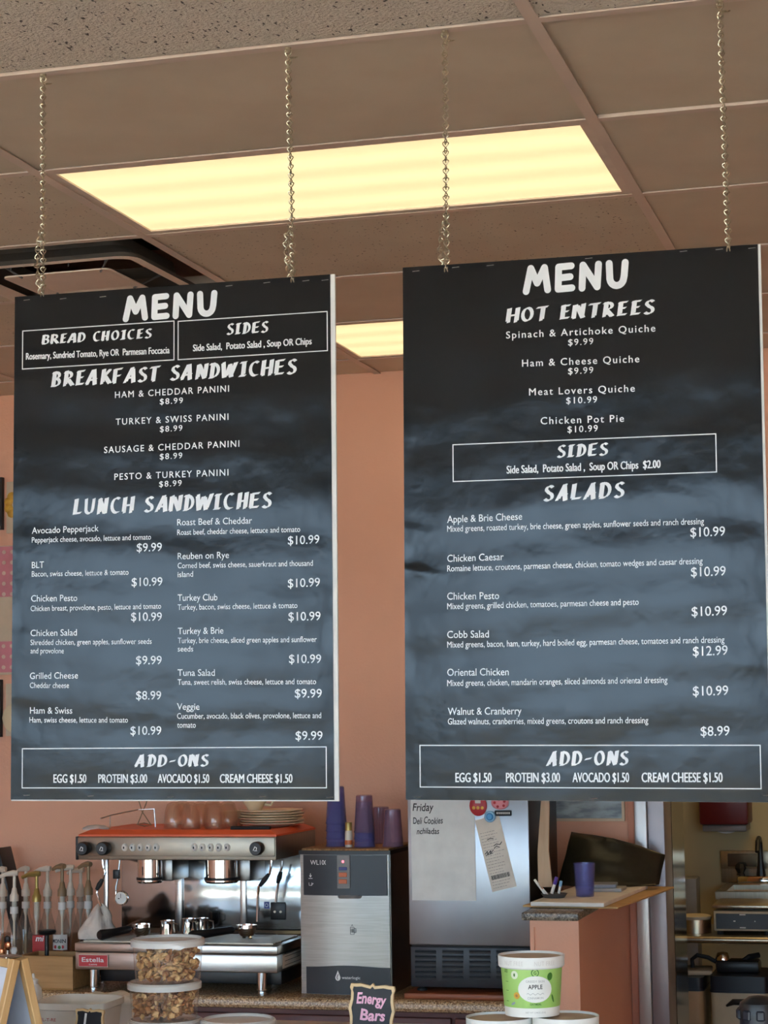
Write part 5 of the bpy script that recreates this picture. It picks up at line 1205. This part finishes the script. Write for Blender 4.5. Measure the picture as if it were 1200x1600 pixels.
# ---------------------------------------------------------------- front display counter
FC = 1.235
mat('case_white', (.60,.58,.55), .4); mat('case_top', (.35,.33,.31), .3)
t = thing('display_case', 'low display counter in front carrying tubs, signs and nut containers', 'display case', (-.9, 3.0, 0))
g = G(); rbox(g, -1.5, 1.6, -.45, .50, FC-.03, FC, .006); obj('counter_slab', g, 'case_top', t)
g = G(); box(g, -1.45, 1.55, -.30, .45, 0, .62); obj('base', g, 'case_white', t, smooth=False)
g = G(); box(g, -1.45, 1.55, -.36, -.354, .62, FC-.031); obj('front_glass', g, 'window_glass', t, smooth=False)
g = G(); box(g, -1.45, 1.55, -.30, .40, .90, .908); obj('glass_shelf', g, 'window_glass', t, smooth=False)
for x in (-1.45, 1.53):
    g = G(); box(g, x, x+.02, -.35, .44, .62, FC-.031); obj('end_panel', g, 'case_white', t, smooth=False)

# tubs of walnuts
mat('walnut', (.50,.23,.08), .5, c2=(.30,.11,.035), scale=90); mat('walnut_light', (.72,.44,.19), .5, c2=(.50,.26,.09), scale=90)
def deli_tub(x, ylid, Y, zbase, label, nuts, nlabel, dark=False, r=.0565, h=.064):
    p = at(x, ylid, Y); t = thing('deli_tub', label, 'container', (p.x, Y, zbase), group='clear lidded tubs on the display counter')
    rb = r*.90
    g = G(); lathe(g, [(0,.001),(rb,.001),(rb+.001,.004),(r*.985,h-.008),(r*.985,h-.003)], 40); obj('tub_wall', g, 'clear_plastic', t)
    g = G(); lathe(g, [(r*.99,h-.010),(r*1.045,h-.010),(r*1.05,h-.002),(r*1.02,h),(r*.96,h),(r*.93,h-.003),(0,h-.003)], 40); obj('lid', g, 'frost_lid', t)
    g = G(); lathe(g, [(r*.955,h+.0),(r*.975,h+.0012),(r*.995,h+.0)], 40); obj('lid_ridge', g, 'frost_lid', t)
    if nuts:
        rr = random.Random(int(x+ylid)); g = G(); n = 0
        bm = bmesh.new(); bmesh.ops.create_icosphere(bm, subdivisions=1, radius=1); base = [v.co.copy() for v in bm.verts]; bf = [[v.index for v in f.verts] for f in bm.faces]; bm.free()
        gs = [G(), G()]
        while n < nuts:
            a = rr.uniform(0, 2*PI); q = math.sqrt(rr.uniform(.12,1)); z = rr.uniform(.005, h*.74+.006*math.sin(3*a))
            rad = (rb+(r-rb)*z/h-.0062)*q
            M_ = TR(rad*math.cos(a), rad*math.sin(a), z) @ Matrix.Rotation(rr.uniform(0,6), 4, Vector((rr.uniform(-1,1),rr.uniform(-1,1),rr.uniform(-1,1))).normalized())
            s1, s2, s3 = rr.uniform(.0048,.0080), rr.uniform(.0036,.006), rr.uniform(.0022,.0038); sd = rr.random()*50
            vs = [Vector((v.x*s1, v.y*s2, v.z*s3))*(1+.55*noise.noise(v*1.8+Vector((sd,0,0)))) + Vector((0,0,.0018*math.sin(v.x*3))) for v in base]
            gs[1 if rr.random() < (.35 if dark else .6) else 0].add(vs, bf, M_); n += 1
        # one heap of two tones
        me = bpy.data.meshes.new('walnut_pieces'); o0 = len(gs[0].v); me.from_pydata(gs[0].v+gs[1].v, [], gs[0].f+[tuple(i+o0 for i in f) for f in gs[1].f])
        me.materials.append(MAT['walnut']); me.materials.append(MAT['walnut_light'])
        for i, pl_ in enumerate(me.polygons): pl_.material_index = 0 if i < len(gs[0].f) else 1; pl_.use_smooth = False
        o = bpy.data.objects.new('walnut_pieces', me); COL.objects.link(o); o.location = (p.x, Y, zbase+.001); tag(o, nlabel, 'nuts', kind='stuff')
    return zbase+h
WY_ = 3.05
zl = at(258,1592,WY_).z; zb3 = FC
h1 = .0625
z1 = deli_tub(259,1592,WY_,FC,'clear lidded tub at the bottom of the walnut stack',0,'',h=zl-FC-.0)
z2 = deli_tub(257,1540,WY_,z1+.0005,'middle clear tub of walnuts in the stack',330,'walnut pieces filling the middle tub',True,h=at(258,1533,WY_).z-zl-.001)
z3 = deli_tub(262,1465,WY_,z2+.0005,'top clear tub of walnuts in the stack',330,'walnut pieces filling the top tub',h=at(262,1467,WY_).z-z2)
deli_tub(372,1593,WY_-.02,FC,'lidded tub beside the walnut stack',0,'',h=at(372,1592,WY_-.02).z-FC)
# oatmeal tubs
mat('tub_white', (.80,.78,.73), .5); mat('tub_lid_paper', (.66,.52,.38), .6); mat('tub_green', (.30,.52,.12), .5, c2=(.36,.58,.16), scale=12); mat('apple_white', (.75,.80,.62), .5); mat('leaf_dark', (.05,.16,.02), .5); mat('grey_ink', (.42,.40,.38), .6)
def paper_tub(x, ybot, ytop, Y, zb, label, art):
    p = at(x, ybot, Y); t = thing('paper_tub', label, 'tub', (p.x, Y, zb), (0,0,YAW*.6), 'paper tubs stacked on the display counter')
    h = at(x, ytop, Y).z-zb; s_ = px(Y, x); rt, rbm = 48.5*s_, 41*s_; hl_ = h-.0125
    def rad(z): return rbm+(rt*.955-rbm)*z/hl_
    g = G(); lathe(g, [(0,.002),(rbm*.97,.002),(rbm*.97,0),(rbm,0),(rad(hl_),hl_),(0,hl_)], 48); body = obj('tub_body', g, 'tub_white', t)
    g = G(); lathe(g, [(rt*1.0,hl_-.004),(rt*1.035,hl_-.002),(rt*1.045,h),(rt*1.005,h),(rt*.985,h-.0035),(0,h-.0035)], 48); lid = obj('lid_rim', g, 'tub_white', t)
    g = G(); lathe(g, [(0,h-.0030),(rt*.97,h-.0030),(rt*.97,h-.0034)], 48); obj('lid_disc', g, 'tub_lid_paper', t)
    if not art: return t
    def wrap(us, dr, close=None): return [((rad(z)+dr)*math.sin(u/rad(z)), -(rad(z)+dr)*math.cos(u/rad(z)), z) for u, z in us]
    z0, z1_ = .013, hl_-.0005; n = 64; g = G(); vs = []
    for k in range(n+1):
        for z in (z0, z1_): r = rad(z)+.0004; a = 2*PI*k/n; vs.append((r*math.sin(a), -r*math.cos(a), z))
    g.add(vs, [(2*k,2*k+2,2*k+3,2*k+1) for k in range(n)]); sl = obj('green_sleeve', g, 'tub_green', t)
    H_ = z1_-z0
    def blob(u, v, a, b, m, name, dr, rot=0):
        pts = [(u+a*math.cos(q)*math.cos(rot)-b*math.sin(q)*math.sin(rot), v+a*math.cos(q)*math.sin(rot)+b*math.sin(q)*math.cos(rot)) for q in [2*PI*k/28 for k in range(28)]]
        g = G(); R5 = [[(u+(a_-u)*f, v+(b_-v)*f) for a_, b_ in pts] for f in (.05,.25,.5,.75,1)]; vs = wrap(sum(R5, []), dr)
        g.add(vs, [tuple(range(28))]+[(j*28+k, j*28+(k+1)%28, (j+1)*28+(k+1)%28, (j+1)*28+k) for j in range(4) for k in range(28)]); return obj(name, g, m, sl)
    def wtext(s, u0, u1, v, cap, m, off=.01, dr=.0012, name='lettering', par=None):
        vs, fs, a, b, _ = text_meshes({0:(s,1.05,off,0)})[0]; g = G(); g.v = wrap([(u0+(w.x-a)/(b-a)*(u1-u0), v+w.y/CAPH*cap) for w in vs], dr); g.f = fs; return obj(name, g, m, par or sl, smooth=False)
    cu, cv = .0065, z0+H_*.46
    blob(cu, cv, .0245, .0185, 'tub_white', 'oval_label', .0009)
    wtext('APPLE', cu-.010, cu+.010, cv+.0005, .0058, 'ink_black', .02)
    wtext('GREEDY SKIN', cu-.013, cu+.013, cv+.0095, .0030, 'grey_ink'); wtext('CINNAMON', cu-.011, cu+.011, cv-.0135, .0030, 'grey_ink')
    g = G(); pts = [(cu-.012+.024*k/16, cv-.0065+.0012*math.sin(k*1.4)) for k in range(17)]; vs = []
    for a in pts: vs += wrap([(a[0], a[1]-.0004),(a[0], a[1]+.0004)], .0012)
    g.add(vs, [(2*k,2*k+2,2*k+3,2*k+1) for k in range(16)]); obj('script_line', g, 'grey_ink', sl, smooth=False)
    wtext('OATMEAL', cu-.008, cu+.008, z0+H_*.075, .0026, 'leaf_dark', .02)
    wtext('NET WT 1.94OZ (55G)', cu-.014, cu+.014, .006, .0022, 'grey_ink', par=body)
    e = blob(cu+.0, z0+H_*.86, .0055, .0055, 'leaf_dark', 'round_emblem', .0008); blob(cu, z0+H_*.86, .0042, .0042, 'tub_green', 'emblem_centre', .0010); wtext('G', cu-.002, cu+.002, z0+H_*.86-.0022, .0044, 'leaf_dark', .03)
    blob(-.0235, z0+H_*.80, .0056, .0058, 'apple_white', 'apple_half', .0009); blob(-.0235, z0+H_*.80, .0014, .0024, 'leaf_dark', 'apple_core', .0011)
    blob(.0285, z0+H_*.76, .0042, .0056, 'leaf_dark', 'green_apple', .0009, -.3); blob(-.0205, z0+H_*.30, .0048, .0048, 'flower_yellow', 'sunflower', .0009); blob(-.0205, z0+H_*.30, .0020, .0020, 'walnut', 'sunflower_eye', .0011)
    blob(-.0265, z0+H_*.10, .0040, .0016, 'book_blue', 'oat_flake', .0009, .5); blob(.0330, z0+H_*.22, .0016, .0060, 'leaf_dark', 'leaf_sprig', .0009, .3)
    for k, (txt) in enumerate(('PLANT','BASED')): wtext(txt, -.0425, -.0355, z0+H_*(.90-.055*k), .0026, 'leaf_dark', .02)
    for v in (.62,.40,.14):
        g = G(); vs = wrap([(-.041,z0+H_*v),(-.035,z0+H_*v),(-.035,z0+H_*v+.0007),(-.041,z0+H_*v+.0007)], .0009); g.add(vs, [(0,1,2,3)]); obj('rule_line', g, 'leaf_dark', sl, smooth=False)
    for u0, u1 in ((-.041,-.010),(.006,.038)):
        vs, fs, a, b, _ = text_meshes({0:('NUT FREE',1.1,.01,0)})[0]; g = G(); r = rt*1.043
        g.v = [((r)*math.sin((u0+(w.x-a)/(b-a)*(u1-u0))/r), -(r+.0004)*math.cos((u0+(w.x-a)/(b-a)*(u1-u0))/r), hl_+.0015+w.y/CAPH*.006) for w in vs]; g.f = fs; obj('lid_lettering', g, 'mat_white', lid, smooth=False)
    return t
OY = 2.86
zo = at(832,1590,OY).z
paper_tub(782,1680,1588,OY,FC,'lower left white paper tub under the apple oatmeal tub',False)
paper_tub(886,1680,1586,OY,FC,'lower right white paper tub under the apple oatmeal tub',False)
zo_top = max(at(782,1588,OY).z, at(886,1586,OY).z)
paper_tub(832,1590,1491,OY,zo_top+.0005,'green apple oatmeal tub standing on two white tubs',True)
# Energy Bars chalkboard
mat('chalk', (.022,.022,.026), .6); mat('chalk_pink', (.80,.42,.55), .6)
SY = 3.05; p = at(582,1600,SY); s_ = px(SY)
t = thing('chalk_sign', 'small scalloped chalkboard sign with pink handwriting about snack bars', 'sign', (p.x, SY, FC)); T0 = t.location.copy()
def outline(w, h, k): # ornate plaque: points at middles, rounded corners, notches
    q = []
    for sx, sy, order in ((1,-1,0),(1,1,1),(-1,1,0),(-1,-1,1)):
        L_ = [(w*.10,h*.93),(w*.30,h*.96),(w*.55,h*1.0),(w*.80,h*.97),(w*.95,h*.97),(w*.99,h*.82),(w*.93,h*.68),(w*.93,h*.40),(w*.97,h*.20)]
        L_ = L_ if order else L_[::-1]
        if sy < 0 and sx > 0: q.append((0,-h*1.0)); L_ = L_ if 0 else [(a,b) for a,b in L_[::-1]]
        if sy > 0 and sx > 0: q.append((w*1.02,0)); L_ = [(a,b) for a,b in L_[::-1]]
        if sy > 0 and sx < 0: q.append((0,h*1.04)); L_ = [(a,b) for a,b in L_[::-1]]
        if sy < 0 and sx < 0: q.append((-w*1.02,0)); L_ = [(a,b) for a,b in L_[::-1]]
        q += [(sx*a, sy*b) for a, b in L_]
    return [(a*k, b*k) for a, b in q]
def chalk_sign(t, w, h, zc, lines, tilt):
    M_ = TR(0,0,zc) @ RY(tilt); 
    g = G(); prism(g, outline(w,h,.92), 0, .003, M_ @ XZ); pan = obj('slate_panel', g, 'chalk', t, smooth=False)
    g = G(); ring_prism(g, outline(w,h,1), outline(w,h,.88), -.0015, .0045, M_ @ XZ); obj('wooden_border', g, 'wood_edge', t, smooth=False)
    g = G(); rbox(g, -.006, .006, .0016, .006, -zc+.004, -h*.5, .001, 1, M_); obj('stem', g, 'wood_edge', t)
    g = G(); rbox(g, -.025, .025, -.012, .016, 0, .008, .002); obj('stand_foot', g, 'wood_edge', t)
    for i, (txt, x0, x1, z0, cap, m) in enumerate(lines):
        o = sign_text(txt, x0, x1, z0, cap, -.0036, m, pan, 'handwriting', .03, 1, .12, .4, i+2); o.data.transform(M_)
mat('wood_edge', (.68,.48,.26), .5, c2=(.60,.40,.20), scale=20)
zc = at(582,1577,SY).z-FC; w, h = 35*s_, 37*s_
chalk_sign(t, w, h, zc, [('Energy', -w*.66, w*.62, h*.22, h*.40, 'chalk_pink'), ('Bars', -w*.50, w*.60, -h*.42, h*.40, 'chalk_pink')], .06)
SY2 = 3.0; p = at(141,1610,SY2); t = thing('chalk_sign', 'small chalkboard sign before the cream tub, mostly cut off', 'sign', (p.x, SY2, FC))
w, h = 24*px(SY2), 27*px(SY2); zc = at(141,1604,SY2).z-FC; chalk_sign(t, w, h, zc, [('l', -w*.40, -w*.16, -h*.05, h*.75, 'print_white')], .03)
# cream tub with handwriting
TY = 3.18; p = at(125,1600,TY); s_ = px(TY); zt = at(125,1561,TY).z-FC
t = thing('plastic_tub', 'cream oblong plastic tub with red handwriting behind the chalkboard', 'tub', (p.x, TY, FC)); g = G(); mat('tub_cream', (.80,.76,.68), .45); mat('ink_red', (.55,.10,.10), .6)
w = 58*s_; rg = []
for s2, z in ((.88,0),(.97,zt-.012),(.97,zt-.012),(1.02,zt-.010),(1.02,zt),(.99,zt),(.95,zt-.012),(.86,.004)): rg.append([(x,y,z) for x, y in rrect(-w*s2,w*s2,-.06*s2,.06*s2,.03,5)])
n = len(rg[0])
for A, B_ in zip(rg, rg[1:]): g.add(A+B_, [(i,(i+1)%n,n+(i+1)%n,n+i) for i in range(n)])
g.add(rg[0], [tuple(range(n))]); g.add(rg[-1], [tuple(range(n))]); obj('tub_body', g, 'tub_cream', t, ang=30)
u0, u1 = (80-125)*s_, (111-125)*s_; zl_ = at(95,1596,TY-.06).z-FC; sign_text('TEL-T-RE', u0, u1, zl_, 4.5*s_, -.062, 'ink_red', t, 'handwriting', .01, 1, 0, .5, 3)
# white crumpled lid behind
p = at(170,1572,3.36); g = G(); vs, fs = [], []; nu = 30
zl_ = at(170,1572,3.36).z-FC
for j, (r, z) in enumerate(((.9,0),(.92,zl_),(1.0,zl_+.002),(1.0,zl_+.012),(.9,zl_+.020),(.5,zl_+.019),(0.02,zl_+.018))):
    for i in range(nu):
        a = 2*PI*i/nu; wv = 1+.05*noise.noise(Vector((math.cos(a)*2, math.sin(a)*2, j))) ; vs.append((r*wv*.05*math.cos(a), r*wv*.045*math.sin(a), z+(.006*noise.noise(Vector((math.cos(a)*2.5, math.sin(a)*2.5, 5))) if j > 1 else 0)))
for j in range(6):
    for i in range(nu): k = (i+1)%nu; fs.append((j*nu+i, j*nu+k, (j+1)*nu+k, (j+1)*nu+i))
fs += [tuple(range(nu))[::-1], tuple(6*nu+i for i in range(nu))]; g.add(vs, fs); o = obj('sugar_tub', g, 'tub_white', loc=(p.x, 3.36, FC), ang=60); tag(o, 'white tub with uneven lid behind the cream tub', 'tub')
# white bottle
p = at(52,1600,3.25); t = thing('squeeze_bottle', 'white squeeze bottle between wooden sign and cream tub', 'bottle', (p.x, 3.25, FC)); zt = at(52,1521,3.25).z-FC
g = G(); lathe(g, [(0,0),(.016,0),(.0165,zt*.55),(.014,zt*.76),(.008,zt*.84),(0,zt*.84)], 20); obj('body', g, 'tub_white', t); g = G(); lathe(g, [(.0085,zt*.83),(.0085,zt*.90),(.003,zt*.93),(.002,zt),(0,zt)], 14); obj('nozzle', g, 'tub_white', t)
# A-frame sign
AY = 2.75; pt = at(33,1499,AY); h = pt.z-FC; t = thing('tabletop_sign', 'wooden tabletop A-frame sign with white panels at lower left', 'sign', (pt.x, AY, FC), (0,0,-.62))
LW = .30                                                # the hinge runs away to the left
def leaf(sgn, name):
    an = math.atan2(.048, h); Lh = h/math.cos(an); M_ = TR(0,0,h) @ RX(sgn*an) @ RX(0)
    for nm, e in (('stile',(-.014,0,-.006,.006,-Lh,0)),('stile',(-LW,-LW+.014,-.006,.006,-Lh,0)),('top_rail',(-LW+.0142,-.0142,-.006,.006,-.014,0)),('bottom_rail',(-LW+.0142,-.0142,-.006,.006,-Lh+.004,-Lh+.018))):
        g = G(); rbox(g, *e, .0012, 1, TR(0,sgn*.0062,0) @ M_); obj(nm, g, 'wood_sign', t)
    g = G(); box(g, -LW+.0142, -.0142, -.002, .002, -Lh+.018, -.014, TR(0,sgn*.0062,0) @ M_); obj('panel', g, 'panel_bluewhite' , t, smooth=False)
mat('panel_bluewhite', (.66,.70,.80), .35)
leaf(-1, 'front'); leaf(1, 'back')
g = G(); rbox(g, -LW+.02, -LW+.05, -.014, .014, h, h+.003, .001, 1); obj('hinge', g, 'steel', t); g = G(); rbox(g, -.05, -.02, -.014, .014, h, h+.003, .001, 1); obj('hinge', g, 'steel', t)
# black lidded canister, lower right
p = at(1186,1600,2.9); t = thing('black_canister', 'glossy black canister with knobbly lid at the lower right corner', 'canister', (p.x, 2.9, FC)); zt = at(1186,1580,2.9).z-FC; s_ = px(2.9); R_ = 27*s_
g = G(); lathe(g, [(0,0),(R_*.92,0),(R_,zt*.1),(R_,zt),(0,zt)], 26); obj('body', g, 'dark_blue', t)
g = G(); lathe(g, [(R_*1.06,zt-.008),(R_*1.08,zt),(R_*.95,zt+.012),(R_*.5,zt+.020),(0,zt+.022)], 26); ld_ = obj('lid', g, 'black_plastic', t)
for k in range(9):
    a = 2*PI*k/9; g = G(); rbox(g, -.006, .006, -.004, .004, 0, .014, .002, 1, TR(R_*1.02*math.cos(a), R_*1.02*math.sin(a), zt-.010) @ RZ(a+PI/2)); obj('lid_clip', g, 'dark_blue', ld_)
